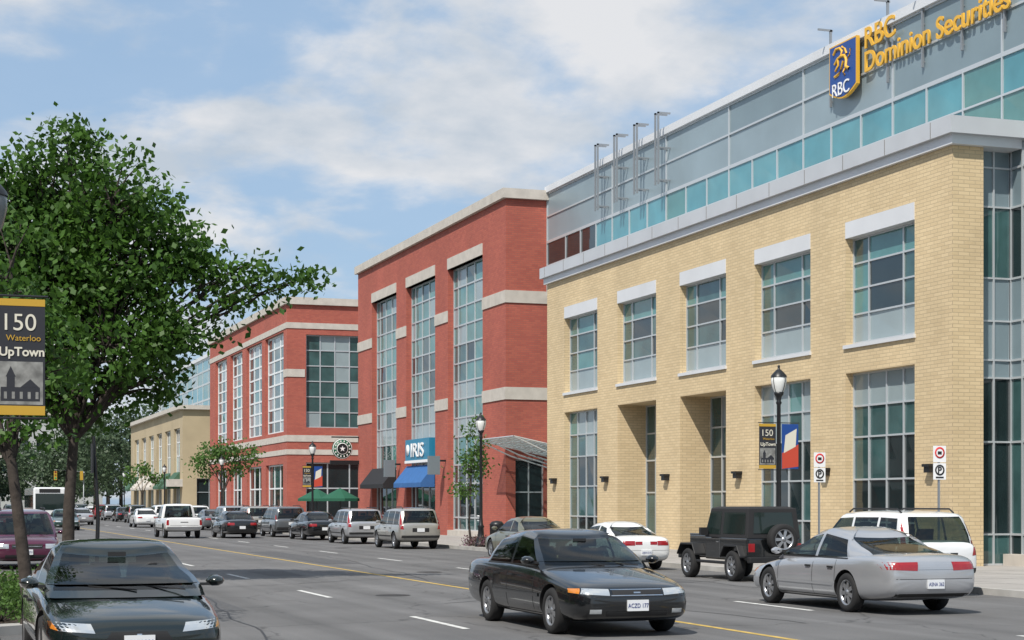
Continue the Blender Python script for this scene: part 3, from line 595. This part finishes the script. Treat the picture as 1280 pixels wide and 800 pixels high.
def car_mesh(kind):
    K=KB[kind]; mb=MB(); mb.mats=[1,2,3,4,5,6,7,8,9]
    bm=bmesh.new(); rings=[]
    for x,zb,zt,hw in K['st']:
        h=zt-zb; c=.03 if kind!='pickup' else .0
        half=[(.0,zb),(.78*hw,zb),(.94*hw,zb+.05),(1.0*hw,zb+.30*h),(1.0*hw,zb+.58*h),(.975*hw,zt-.10*min(1,h/.6)),(.90*hw,zt-.005),(.5*hw,zt+c),(0,zt+c*1.2)]
        pts=half+[(-a,b) for a,b in half[-2:0:-1]]
        rings.append([bm.verts.new((x,a,b)) for a,b in pts])
    n=len(rings[0])
    for i in range(len(rings)-1):
        for k in range(n): bm.faces.new((rings[i][k],rings[i][(k+1)%n],rings[i+1][(k+1)%n],rings[i+1][k]))
    bm.faces.new(rings[0]); bm.faces.new(rings[-1]); bmesh.ops.recalc_face_normals(bm,faces=bm.faces)
    me=bpy.data.meshes.new('t'); bm.to_mesh(me); bm.free(); o=bpy.data.objects.new('t',me); COL.objects.link(o)
    ss=o.modifiers.new('s','SUBSURF'); ss.levels=2; ss.render_levels=2
    hwm=max(s[3] for s in K['st']); AR=K['R']+.055
    cut=MB()
    for wx in(K['wf'],K['wr']):
        for sg in(1,-1):
            n2=36; v=[(wx+AR*math.cos(2*math.pi*k/n2),y,K['R']+AR*math.sin(2*math.pi*k/n2)) for y in(sg*(hwm-.28),sg*(hwm+.3)) for k in range(n2)]
            cut.add(v,[(k,(k+1)%n2,n2+(k+1)%n2,n2+k) for k in range(n2)]+[tuple(range(n2-1,-1,-1)),tuple(range(n2,2*n2))],0)
    cut.mats=[]; cut.m=[0]*len(cut.f); co=cut.obj('cut')
    b2=bmesh.new(); b2.from_mesh(co.data); bmesh.ops.recalc_face_normals(b2,faces=b2.faces); b2.to_mesh(co.data); b2.free()
    bo=o.modifiers.new('b','BOOLEAN'); bo.operation='DIFFERENCE'; bo.object=co; bo.solver='EXACT'
    dg=bpy.context.evaluated_depsgraph_get(); ev=o.evaluated_get(dg); m2=bpy.data.meshes.new_from_object(ev)
    V=[tuple(v.co) for v in m2.vertices]; F=[tuple(p.vertices) for p in m2.polygons]; M=[]
    for f in F:
        inside=False
        for wx in(K['wf'],K['wr']):
            if all((V[i][0]-wx)**2+(V[i][2]-K['R'])**2<=(AR+.012)**2 for i in f): inside=True
        M.append(PLA if inside or max(V[i][2] for i in f)<K['st'][4][1]+.035 else PT)
    mb.add(V,F,M,True)
    bpy.data.objects.remove(o); bpy.data.objects.remove(co)
    bz,rz=K['belt'],K['roof']; wb=hwm-K['ins'][0]; wr_=hwm-K['ins'][1]; rows=[-.12,.03,.1,.35,.65,.88,.96,1.0]
    def lerp(a,b,t): return a+(b-a)*t
    gr=[]; smat=None; cx=(K['ws'][1]+K['rg'][1])/2; hl=(K['ws'][1]-K['rg'][1])/2
    for t in rows:
        z=lerp(bz,rz-.055,t); tt=max(t,0); bul=.05*math.sin(math.pi*min(1,tt)); wv=lerp(wb,wr_,tt**1.35 if tt>0 else 0)
        if t==.96: wv-=.012
        if t==1.0: wv-=.04
        xf=lerp(*K['ws'],t)+bul; xr=lerp(*K['rg'],t)-bul; bow=.16
        ys=[.90,.6,.3,0,-.3,-.6,-.90]; pts=[]; sm=[]
        for yv in ys: pts.append((xf-bow*yv*yv,yv*wv)); sm.append(GLS)
        sm[-1]=PT; sd=K['side']
        for xb,xt,g in sd: pts.append((lerp(xb,xt,t),-wv)); sm.append(GLS if g else PT)
        sm[-1]=PT
        for yv in [-.86,-.5,0,.5,.86]: pts.append((xr+.08*yv*yv,yv*wv*.985)); sm.append(GLS)
        sm[-1]=PT
        for i in range(len(sd)-1,-1,-1):
            xb,xt,g=sd[i]; pts.append((lerp(xb,xt,t),wv)); sm.append(GLS if i>0 and sd[i-1][2] else PT)
        gr.append([(x,y,z-K['droop']*max(0,tt)**2*min(1.5,abs((x-cx)/hl))**2) for x,y in pts]); smat=sm
    # dashboard / parcel shelf level, seats, steering wheel
    r1=gr[2]; zi=bz+.075; n=len(r1); ci=sum(p[0] for p in r1)/n
    mb.add([(ci+(x-ci)*.975,y*.965,zi) for x,y,z in r1],[tuple(range(n))],PLA)
    bpx=(K['side'][1][0]+K['side'][2][0])/2; hs=rz-bz
    rows_s=[bpx+.12,K['rg'][1]-.12] if kind!='pickup' else [bpx-.2]
    if kind=='van': rows_s=[.55,-.55,-1.6]
    if kind=='suv': rows_s=[.05,-.95]
    for q,sx0 in enumerate(rows_s):
        for yc in((-.38,.38) if q==0 else (-.45,0,.45)):
            zt2=bz+hs*.45; 
            mb.add([(sx0+dx-(.10 if zz>bz+.1 else 0),yc+dy*(.8 if zz>bz+.1 else 1),zz) for zz in(bz+.03,zt2) for dx,dy in((0,-.2),(.12,-.2),(.12,.2),(0,.2))],[(0,1,2,3),(4,5,6,7),(0,1,5,4),(1,2,6,5),(2,3,7,6),(3,0,4,7)],ST)
            if q==0: mb.box(sx0-.10,sx0-.02,yc-.11,yc+.11,zt2+.02,zt2+.14,ST)
    swx=bpx+.62 if kind!='pickup' else .55
    mb.tube([(swx+.06*math.sin(a),.38+.18*math.cos(a),bz+.10+.17*math.sin(a)) for a in [2*math.pi*k/14 for k in range(15)]],[.014]*15,PLA,5)
    mb.box(K['ws'][1]+.06,K['ws'][1]+.08,-.10,.10,rz-.18,rz-.13,PLA)
    top=gr[-1]
    for s,dz in((.965,.022),(.88,.04),(.6,.055),(.3,.063),(.02,.065)): gr.append([(cx+(x-cx)*s,y*s,rz-.055+dz-K['droop']*min(1.5,abs((x-cx)*s/hl))**2) for x,y,z in top])
    n=len(top); vs=[p for r in gr for p in r]; fs=[];ms=[]
    for i in range(len(gr)-1):
        for k in range(n):
            fs.append((i*n+k,(i+1)*n+k,(i+1)*n+(k+1)%n,i*n+(k+1)%n))
            isfr=k<6 or (len(K['side'])+7<=k<len(K['side'])+11)
            ms.append(smat[k] if (1<=i<=4 or (i==5 and isfr)) else PT)
    mb.add(vs,fs,ms,True)
    bvh=BVHTree.FromPolygons([Vector(v) for v in mb.v],mb.f)
    def patch(ax,q,mt,off=.005,n=8,m=3):
        o,d={'F':(lambda a,b:(5,a,b),Vector((-1,0,0))),'R':(lambda a,b:(-5,a,b),Vector((1,0,0))),'L':(lambda a,b:(a,5,b),Vector((0,-1,0))),'S':(lambda a,b:(a,-5,b),Vector((0,1,0)))}[ax]
        G=[]
        for j in range(m+1):
            for i in range(n+1):
                u,v=i/n,j/m; a=(q[0][0]*(1-u)+q[1][0]*u)*(1-v)+(q[3][0]*(1-u)+q[2][0]*u)*v; b=(q[0][1]*(1-u)+q[1][1]*u)*(1-v)+(q[3][1]*(1-u)+q[2][1]*u)*v
                h=bvh.ray_cast(Vector(o(a,b)),d); G.append(None if h[0] is None else h[0]-d*off)
        for j in range(m):
            for i in range(n):
                k=[j*(n+1)+i,j*(n+1)+i+1,(j+1)*(n+1)+i+1,(j+1)*(n+1)+i]
                if all(G[t] is not None for t in k):
                    p=[G[t] for t in k]
                    if max((p[a]-p[b]).length for a,b in((0,1),(1,2),(2,3),(3,0)))<.35: mb.face(p,mt,True)
    def both(ax,q,mt,**k):
        patch(ax,q,mt,**k); patch(ax,[(-a,b) for a,b in q],mt,**k)
    def rect(a0,a1,b0,b1): return [(a0,b0),(a1,b0),(a1,b1),(a0,b1)]
    def sides(q,mt,**k): patch('L',q,mt,**k); patch('S',q,mt,**k)
    zt=K['belt']-.02; sd=K['side']
    seam=dict(n=1,m=10,off=.003)
    bx=[sd[0][0]-.02,(sd[1][0]+sd[2][0])/2]
    bx.append(max(K['wr']+K['R']+.02,sd[3][0]) if kind!='coupe' else None)
    zs=K['st'][4][1]+.08
    for xx in bx:
        if xx is None: continue
        sides([(xx-.006,zs),(xx+.006,zs),(xx+.006,zt),(xx-.006,zt)],PLA,**seam)
    x0,x1=K['wr']+K['R']+.09,K['wf']-K['R']-.09
    sides(rect(x0,x1,zs-.006,zs+.006),PLA,n=20,m=1,off=.003)
    sides(rect(sd[-1][0]+.05,sd[0][0]+.05,K['belt']+.0,K['belt']+.022),PLA,n=20,m=1,off=.006)
    if kind in('sedan','suv','van','pickup'): sides(rect(x0,x1,.50,.55),PLA if kind!='sedan' else PT,n=20,m=2,off=.014)
    if kind=='cab': sides(rect(x0,x1,.44,.475),PT,n=20,m=2,off=.012)
    for xx in bx[1:]:
        if xx is None: continue
        for sg in(1,-1):
            h=bvh.ray_cast(Vector((xx+.14,sg*5,zt-.12)),Vector((0,-sg,0)))
            if h[0]: y=h[0].y; mb.box(xx+.07,xx+.24,min(y,y+sg*.03),max(y,y+sg*.03),zt-.14,zt-.11,PLA if kind!='van' else PT)
    mx=sd[0][0]-.08
    for sg in(1,-1):
        vs=[];n=10
        cy=sg*(hwm+.05); prof=[(-.08,.2),(-.07,.8),(-.02,1),(.04,.85),(.08,.5),(.10,.1)]
        for dx,s in prof:
            for k in range(n):
                a=2*math.pi*k/n; vs.append((mx+dx,cy+.105*s*math.cos(a),bz+.09+.065*s*math.sin(a)))
        fs=[(i*n+k,i*n+(k+1)%n,(i+1)*n+(k+1)%n,(i+1)*n+k) for i in range(5) for k in range(n)]+[tuple(range(n)),tuple(range(5*n,6*n))]
        mb.add(vs,fs,[PT]*(5*n)+[CH,PT],True); mb.box(mx-.03,mx+.04,min(sg*(wb-.02),cy),max(sg*(wb-.02),cy),bz+.04,bz+.07,PLA)
    if kind=='sedan':
        both('F',[(.40,.575),(.78,.60),(.74,.675),(.40,.665)],HL); both('F',[(.79,.60),(.86,.61),(.85,.665),(.76,.672)],AM)
        patch('F',rect(-.36,.36,.575,.655),PLA,off=.004); 
        for z in(.572,.652): patch('F',rect(-.38,.38,z,z+.012),CH,off=.008,m=1,n=12)
        patch('F',rect(-.05,.05,.605,.625),CH,off=.012,n=2,m=1)
        patch('F',rect(-.8,.8,.555,.565),PLA,off=.004,m=1,n=16); patch('F',rect(-.45,.45,.29,.36),PLA); both('F',rect(.52,.68,.33,.39),HL)
        both('R',rect(.42,.84,.70,.83),TL); patch('R',rect(-.3,.3,.66,.84),PT)
    elif kind=='cab':
        both('F',[(.44,.53),(.80,.56),(.86,.645),(.48,.625)],HL); both('F',[(.80,.56),(.87,.575),(.88,.64),(.85,.64)],AM)
        patch('F',[(-.34,.45),(.34,.45),(.28,.54),(-.28,.54)],PLA); patch('F',rect(-.5,.5,.26,.34),PLA); both('F',rect(.58,.72,.36,.42),HL)
        patch('F',rect(-.025,.025,.49,.52),CH,off=.015,n=2,m=1)
        both('R',[(.34,.74),(.86,.76),(.88,.88),(.32,.885)],TL,n=14); patch('R',[(-.335,.76),(.335,.76),(.315,.885),(-.315,.885)],PT,off=.006)
        patch('R',rect(-.8,.8,.60,.608),PLA,off=.003,n=18,m=1); patch('R',rect(-.7,.7,.30,.36),PLA,off=.004,n=18)
    elif kind=='coupe':
        both('F',[(.34,.54),(.72,.56),(.74,.63),(.4,.62)],HL); both('R',rect(.34,.78,.70,.83),TL); both('R',rect(.12,.33,.72,.81),TL); patch('R',rect(-.7,.7,.56,.566),PLA,n=16,m=1)
        patch('F',rect(-.3,.3,.36,.44),PLA)
    elif kind=='suv':
        both('F',rect(.48,.8,.70,.83),HL); patch('F',rect(-.42,.42,.68,.82),PLA); patch('F',rect(-.6,.6,.4,.48),PLA)
        both('R',[(.70,.80),(.86,.82),(.86,1.04),(.76,1.04)],TL,m=6); both('R',[(.76,1.04),(.85,1.04),(.78,1.5),(.73,1.5)],TL,m=10)
        patch('R',rect(-.8,.8,.46,.56),PLA,off=.02,n=16); patch('R',rect(-.35,.35,.70,.86),PLA)
    elif kind=='van':
        both('F',rect(.5,.84,.60,.73),HL); patch('F',rect(-.42,.42,.60,.72),PLA); patch('F',rect(-.6,.6,.32,.42),PLA); patch('F',rect(-.4,.4,.652,.665),CH,off=.01,m=1)
        both('R',rect(.80,.92,.85,1.2),TL); patch('R',rect(-.8,.8,.40,.55),PLA,off=.02,n=16)
    elif kind=='pickup':
        both('F',rect(.55,.85,.78,.95),HL); patch('F',rect(-.5,.5,.75,.95),PLA); both('R',rect(.80,.93,.70,.98),TL); patch('R',rect(-.9,.9,.48,.62),CH,off=.05,n=16)
        patch('R',rect(-.74,.74,.69,.70),PLA,n=12,m=1); patch('R',rect(-.2,.2,.84,.88),PLA)
        mb.box(-2.55,-.7,-.82,.82,1.06,1.116,PLA)
    if kind=='suv' or kind=='van':
        for sg in(1,-1): mb.tube([(.25,sg*(wr_-.1),rz-.03),(.1,sg*(wr_-.1),rz+.035),(-1.6,sg*(wr_-.1),rz+.035),(-1.75,sg*(wr_-.1),rz-.04)],[.018]*4,PLA,6)
    for y0 in(.1,.62):
        a=K['ws'][0]; mb.tube([(a-.0,y0,bz+.015),(a-.16,y0-.5,bz+.06)],[.01,.007],PLA,4)
    for ax,s in(('F',1),('R',-1)):
        z={'sedan':.44,'cab':.43,'coupe':.5,'suv':.62,'van':.5,'pickup':.55}[kind] if s==1 else {'sedan':.58,'cab':.52,'coupe':.5,'suv':.78,'van':.75,'pickup':.55}[kind]
        h=bvh.ray_cast(Vector((5*s,0,z)),Vector((-s,0,0)))
        if h[0]: x=h[0].x; mb.box(min(x,x+.03*s),max(x,x+.03*s),-.155,.155,z-.075,z+.075,PL); K['px'+ax]=(x+.034*s,z)
    me=bpy.data.meshes.new('car_body_'+kind); me.from_pydata(mb.v,[],mb.f)
    me.polygons.foreach_set('material_index',mb.m); me.polygons.foreach_set('use_smooth',mb.sm); me.update()
    me.set_sharp_from_angle(angle=math.radians(38))
    return me
def wheel_mesh(R,wd=.21):
    mb=MB(); r=R
    mb.lathe([(r*.62,-wd/2+.02),(r*.70,-wd/2),(r*.93,-wd/2+.005),(r,-wd/2+.04),(r,wd/2-.04),(r*.93,wd/2-.005),(r*.70,wd/2),(r*.64,wd/2-.015)],(0,0,0),TYRE,32,'y')
    mb.lathe([(r*.66,wd/2-.012),(r*.63,wd/2-.01),(r*.58,wd/2-.05)],(0,0,0),RIM,32,'y')
    mb.lathe([(r*.60,wd/2-.07),(0,wd/2-.07)],(0,0,0),CB,32,'y')
    mb.lathe([(r*.6,-wd/2+.03),(0,-wd/2+.03)],(0,0,0),CB,24,'y')
    mb.lathe([(r*.17,wd/2-.055),(r*.16,wd/2-.025),(0,wd/2-.02)],(0,0,0),RIM,16,'y')
    for k in range(7):
        a=2*math.pi*k/7; d=Vector((math.cos(a),0,math.sin(a))); t=Vector((-math.sin(a),0,math.cos(a))); p0=d*r*.12;p1=d*r*.62; w0,w1=.03,.038
        y0,y1=wd/2-.028,wd/2-.035; Y=Vector((0,1,0))
        A=[p0-t*w0+Y*y0,p0+t*w0+Y*y0,p1+t*w1+Y*y1,p1-t*w1+Y*y1]; Bq=[v-Y*.03 for v in A]
        mb.add(A+Bq,[(0,1,2,3),(0,4,5,1),(1,5,6,2),(2,6,7,3),(3,7,4,0)],RIM)
    me=mb.obj('tmp'); m=me.data; bpy.data.objects.remove(me); return m
CM={};WM={}
NAVYT=mat('plate_blue',(.02,.04,.2),.5)
def car(name,kind,x,yc,head,pnt,plate=None,scale=(1,1,1)):
    if kind not in CM: CM[kind]=car_mesh(kind); WM[kind]=wheel_mesh(KB[kind]['R'])
    e=group(name,(x,yc,0),math.pi/2*head); e.scale=scale
    me=CM[kind].copy()
    for i,s in enumerate(SLOTS): me.materials.append(pnt if s is None else s)
    link(me,'body',e,False); K=KB[kind]; hw=max(s[3] for s in K['st'])
    for wx in(K['wf'],K['wr']):
        for sg in(1,-1):
            o=link(WM[kind],'wheel',e,False); o.location=(wx,sg*(hw-.125),K['R']); o.rotation_euler=(0,random.uniform(0,1),0 if sg>0 else math.pi)
    if plate:
        for ax,rz in(('F',math.pi/2),('R',-math.pi/2)):
            if 'px'+ax in K:
                px,pz=K['px'+ax]; text(plate,.085,(px,0,pz-.03),(math.pi/2,0,rz),NAVYT,e,False,ext=.001,align='CENTER',name='plate_text',sx=.78)
    return e
PB=paint('black',(.005,.006,.007),.0,.2); PB2=paint('dark_green_black',(.006,.011,.010),.0,.2); PS=paint('silver',(.46,.47,.49),.55,.28); PW=paint('white',(.72,.73,.73),0,.35)
PG=paint('gold_silver',(.40,.39,.36),.5,.3); PPU=paint('plum',(.10,.018,.05),.4,.3); PGR=paint('grey',(.14,.15,.16),.5,.3); PR=paint('red',(.3,.02,.02),.2,.3); PGN=paint('dark_green',(.02,.05,.04),.3,.3); POL=paint('olive',(.2,.19,.12),.5,.3)
car('sedan_car','sedan',9.58,24.95,-1,PB,'ACZD 177',(1.04,1.03,1.03))
car('sedan_car','cab',2.20,20.8,-1,PB2,'ARXY 390',(1,1.02,1.02))
car('sedan_car','cab',16.15,27.5,1,PS,'ASNA 362',(1,1.02,1.02))
car('coupe_car','coupe',19.2,46.3,1,PW,'AJKN 510')
car('suv_car','suv',19.45,32.1,1,PW,'BHWE 204',(1.02,1,1.03))
car('sedan_car','coupe',19.3,54.2,1,POL,None,(1,1,1.06))
car('minivan_car','van',2.95,52.6,-1,PPU,'AMBK 731')
car('suv_car','suv',19.3,69.3,1,PG); car('suv_car','suv',19.3,78.1,1,PS,None,(.97,1,.97)); car('sedan_car','sedan',19.3,86.8,1,PB)
car('minivan_car','van',19.3,94.8,1,PGR); car('suv_car','suv',19.3,103.5,1,PG); car('sedan_car','sedan',16.2,92.6,1,PB); car('pickup_truck','pickup',13.3,93.7,1,PW)
for i,(yv,kd,pp) in enumerate([(112,'van',PS),(119.5,'sedan',PGR),(127,'suv',PW),(136,'sedan',PS),(145,'van',PW),(154,'sedan',PGN),(163,'suv',PGR),(173,'sedan',PB),(184,'van',PS),(195,'suv',PR),(207,'sedan',PW),(220,'van',PGR)]):
    car({'van':'minivan_car','sedan':'sedan_car','suv':'suv_car'}[kd],kd,19.3,yv,1,pp)
car('sedan_car','sedan',9.6,122,-1,PGN); car('sedan_car','sedan',13.2,150,1,PS); car('sedan_car','cab',13.3,205,1,PR); car('suv_car','suv',9.6,190,-1,PGR); car('sedan_car','sedan',16.5,134,1,PW)
car('sedan_car','cab',6.2,128,-1,PR)
def jeep(x,yc):
    e=group('offroad_car',(x,yc,0),math.pi/2)
    def part(nm,boxes,m,bev=.03):
        mb=MB()
        for b in boxes: mb.box(*b,m)
        mb.obj(nm,e,False,bev)
    pj=PB
    part('tub',[(-1.75,.55,-.72,.72,.50,1.05),(.55,1.8,-.56,.56,.55,1.08),(-1.78,-1.72,-.70,.70,.52,1.04)],pj)
    part('bonnet',[(.5,1.84,-.55,.55,1.06,1.12)],pj,.05)
    part('bumpers',[(1.95,2.1,-.75,.75,.48,.62),(-1.95,-1.8,-.75,.75,.46,.6),(-1.3,.9,-.82,-.70,.40,.47),(-1.3,.9,.70,.82,.40,.47)],CB,.02)
    part('grille',[(1.8,1.86,-.5,.5,.62,1.08)],pj,.02)
    fl=MB()
    for wx in(1.35,-1.15):
        for sg in(1,-1):
            pts=[(wx-.52,.62),(wx-.34,.88),(wx+.34,.88),(wx+.56,.62)] 
            for i in range(3):
                (xa,za),(xb,zb)=pts[i],pts[i+1]; y0,y1=sorted((sg*.55,sg*.88))
                fl.add([(xa,y0,za),(xa,y1,za),(xb,y1,zb),(xb,y0,zb),(xa,y0,za-.05),(xa,y1,za-.05),(xb,y1,zb-.05),(xb,y0,zb-.05)],[(0,1,2,3),(4,7,6,5),(0,4,5,1),(1,5,6,2),(2,6,7,3),(3,7,4,0)],CB)
    fl.obj('wheel_arches',e,False,.015)
    st=MB(); TOP=mat('soft_top',(.018,.018,.02),.9,bump=.2)
    def ringbox(x0b,x1b,x0t,x1t,wb,wt,zb,zt,m): 
        v=[(x0b,-wb,zb),(x1b,-wb,zb),(x1b,wb,zb),(x0b,wb,zb),(x0t,-wt,zt),(x1t,-wt,zt),(x1t,wt,zt),(x0t,wt,zt)]
        st.add(v,[(0,1,5,4),(1,2,6,5),(2,3,7,6),(3,0,4,7),(4,5,6,7)],m)
    ringbox(-1.74,.62,-1.66,.36,.71,.64,1.05,1.76,TOP); ringbox(-1.6,.35,-1.5,.25,.62,.5,1.76,1.80,TOP)
    st.obj('soft_top',e,False,.02)
    gl=MB()
    def sidew(xa,xb,xat,xbt,za,zb2):
        for sg in(1,-1):
            yb=lambda z:sg*(.71-(z-1.05)*.1+.006); gl.face([(xa,yb(za),za),(xb,yb(za),za),(xbt,yb(zb2),zb2),(xat,yb(zb2),zb2)],CG_)
    sidew(-.28,.5,-.28,.36,1.12,1.68); sidew(-1.6,-.42,-1.55,-.42,1.14,1.66)
    gl.face([(-1.742,-.55,1.16),(-1.742,.55,1.16),(-1.69,.5,1.66),(-1.69,-.5,1.66)],CG_); gl.face([(.595,-.6,1.12),(.595,.6,1.12),(.40,.55,1.7),(.40,-.55,1.7)],CG_)
    gl.obj('windows',e,False)
    d=MB(); 
    for sg in(1,-1):
        d.box(-1.80,-1.775,sg*.62-.08,sg*.62+.08,.72,.92,CRD); d.lathe([(0,.04),(.1,.04),(.11,0)],(1.86,sg*.34,.9),CL,16,'x'); d.box(-.30,-.288,sg*.724-.003,sg*.724+.003,.55,1.04,CCH); d.box(.3,.42,min(sg*.75,sg*.95),max(sg*.75,sg*.95),1.1,1.28,CB)
        d.box(-.25,-.1,sg*.725-.012,sg*.725+.012,.92,.95,CCH)
    d.box(-1.82,-1.8,-.62,-.32,.56,.70,CPL); d.obj('lamps_and_fittings',e,False)
    wm=wheel_mesh(.37,.24)
    for wx in(1.35,-1.15):
        for sg in(1,-1):
            o=link(wm,'wheel',e,False); o.location=(wx,sg*.74,.37); o.rotation_euler=(0,.3,0 if sg>0 else math.pi)
    o=link(wm,'spare_wheel',e,False); o.location=(-1.93,-.12,1.02); o.rotation_euler=(0,0,math.pi/2)
jeep(19.35,38.5)
def bus(x,yc):
    e=group('city_bus',(x,yc,0),-math.pi/2); mb=MB(); mb.box(-6,6,-1.25,1.25,.35,3.1,PW); mb.obj('body',e,False,.15); d=MB()
    d.box(5.98,6.02,-1.1,1.1,1.3,2.6,CG_); d.box(5.98,6.03,-.8,.8,2.68,2.98,CB); d.box(5.98,6.04,-1.2,1.2,.4,.6,CB)
    for sg in(1,-1):
        d.box(-5.6,5.4,sg*1.25-.02,sg*1.25+.02,1.5,2.5,CG_); d.box(-5.9,5.9,sg*1.25-.015,sg*1.25+.015,.9,1.15,BLUE); d.box(6.0,6.03,sg*.95-.15,sg*.95+.15,.75,.95,CL)
    d.obj('windows_and_stripe',e,False)
    for wx in(3.6,-3.2):
        for sg in(1,-1): o=link(wheel_mesh(.48,.3),'wheel',e,False); o.location=(wx,sg*1.12,.48); o.rotation_euler=(0,0,0 if sg>0 else math.pi)
bus(10.0,147)
# ---------------------------------------------------------------- light, sky, camera
sd=Vector((-.72,-.69,0)).normalized(); el=math.radians(51)
sunv=Vector((sd.x*math.cos(el),sd.y*math.cos(el),math.sin(el)))
L=bpy.data.lights.new('sun','SUN'); L.energy=5.0; L.angle=math.radians(.5); L.color=(1,.95,.87)
lo=bpy.data.objects.new('sun',L); COL.objects.link(lo); lo.rotation_euler=(-sunv).to_track_quat('-Z','Y').to_euler(); lo.location=(-30,-30,50)
W=bpy.data.worlds.new('World'); S.world=W; W.use_nodes=True; nt=W.node_tree; bg=nt.nodes['Background']
sky=nt.nodes.new('ShaderNodeTexSky'); sky.sky_type='NISHITA'; sky.sun_disc=False; sky.sun_elevation=el; sky.sun_rotation=math.atan2(sd.x,sd.y)%(2*math.pi); sky.dust_density=1.0; sky.air_density=1.0
tc=nt.nodes.new('ShaderNodeTexCoord'); sp=nt.nodes.new('ShaderNodeSeparateXYZ'); nt.links.new(tc.outputs['Generated'],sp.inputs[0])
az=nt.nodes.new('ShaderNodeMath'); az.operation='MAXIMUM'; az.inputs[1].default_value=0; nt.links.new(sp.outputs[2],az.inputs[0])
ad=nt.nodes.new('ShaderNodeMath'); ad.operation='ADD'; ad.inputs[1].default_value=.30; nt.links.new(az.outputs[0],ad.inputs[0])
cv=nt.nodes.new('ShaderNodeCombineXYZ')
for k in(0,1):
    dv=nt.nodes.new('ShaderNodeMath'); dv.operation='DIVIDE'; nt.links.new(sp.outputs[k],dv.inputs[0]); nt.links.new(ad.outputs[0],dv.inputs[1]); nt.links.new(dv.outputs[0],cv.inputs[k])
mp=nt.nodes.new('ShaderNodeMapping'); mp.inputs['Location'].default_value=(3.1,1.7,.4); nt.links.new(cv.outputs[0],mp.inputs[0])
def noise(scale,det,rough,dist=0):
    n=nt.nodes.new('ShaderNodeTexNoise'); n.inputs['Scale'].default_value=scale; n.inputs['Detail'].default_value=det; n.inputs['Roughness'].default_value=rough; n.inputs['Distortion'].default_value=dist
    nt.links.new(mp.outputs[0],n.inputs['Vector']); return n
n1=noise(2.6,10,.5,.15); n3=noise(7.5,8,.55,.2)
sm=nt.nodes.new('ShaderNodeMath'); sm.operation='MULTIPLY_ADD'; sm.inputs[1].default_value=.35; nt.links.new(n3.outputs['Fac'],sm.inputs[0])
m8=nt.nodes.new('ShaderNodeMath'); m8.operation='MULTIPLY'; m8.inputs[1].default_value=.68; nt.links.new(n1.outputs['Fac'],m8.inputs[0]); nt.links.new(m8.outputs[0],sm.inputs[2])
cr=nt.nodes.new('ShaderNodeMapRange'); cr.interpolation_type='SMOOTHSTEP'; cr.inputs['From Min'].default_value=.455; cr.inputs['From Max'].default_value=.59; cr.inputs['To Min'].default_value=.06; cr.inputs['To Max'].default_value=.96; nt.links.new(sm.outputs[0],cr.inputs[0])
n2=noise(5,7,.55)
cc=nt.nodes.new('ShaderNodeMix'); cc.data_type='RGBA'; cc.inputs[6].default_value=(4.1,4.6,5.2,1); cc.inputs[7].default_value=(6.0,6.05,6.2,1)
c2=nt.nodes.new('ShaderNodeMapRange'); c2.inputs['From Min'].default_value=.38; c2.inputs['From Max'].default_value=.6; nt.links.new(n2.outputs['Fac'],c2.inputs[0]); nt.links.new(c2.outputs[0],cc.inputs[0])
hz=nt.nodes.new('ShaderNodeMix'); hz.data_type='RGBA'; hz.inputs[0].default_value=.7; hz.inputs[7].default_value=(2.7,4.0,5.7,1); nt.links.new(sky.outputs[0],hz.inputs[6])
mx=nt.nodes.new('ShaderNodeMix'); mx.data_type='RGBA'; nt.links.new(cr.outputs[0],mx.inputs[0]); nt.links.new(hz.outputs[2],mx.inputs[6]); nt.links.new(cc.outputs[2],mx.inputs[7])
nt.links.new(mx.outputs[2],bg.inputs[0]); bg.inputs[1].default_value=.132
cam=bpy.data.cameras.new('camera'); co=bpy.data.objects.new('camera',cam); COL.objects.link(co); S.camera=co
co.location=(0,0,1.9); co.rotation_euler=(math.pi/2,0,-math.radians(19.1)); cam.lens=2150/1280*36; cam.sensor_width=36; cam.shift_y=228/1280; cam.clip_end=4000
S.view_settings.view_transform='Standard'; S.view_settings.look='None'; S.view_settings.exposure=0; S.view_settings.gamma=1
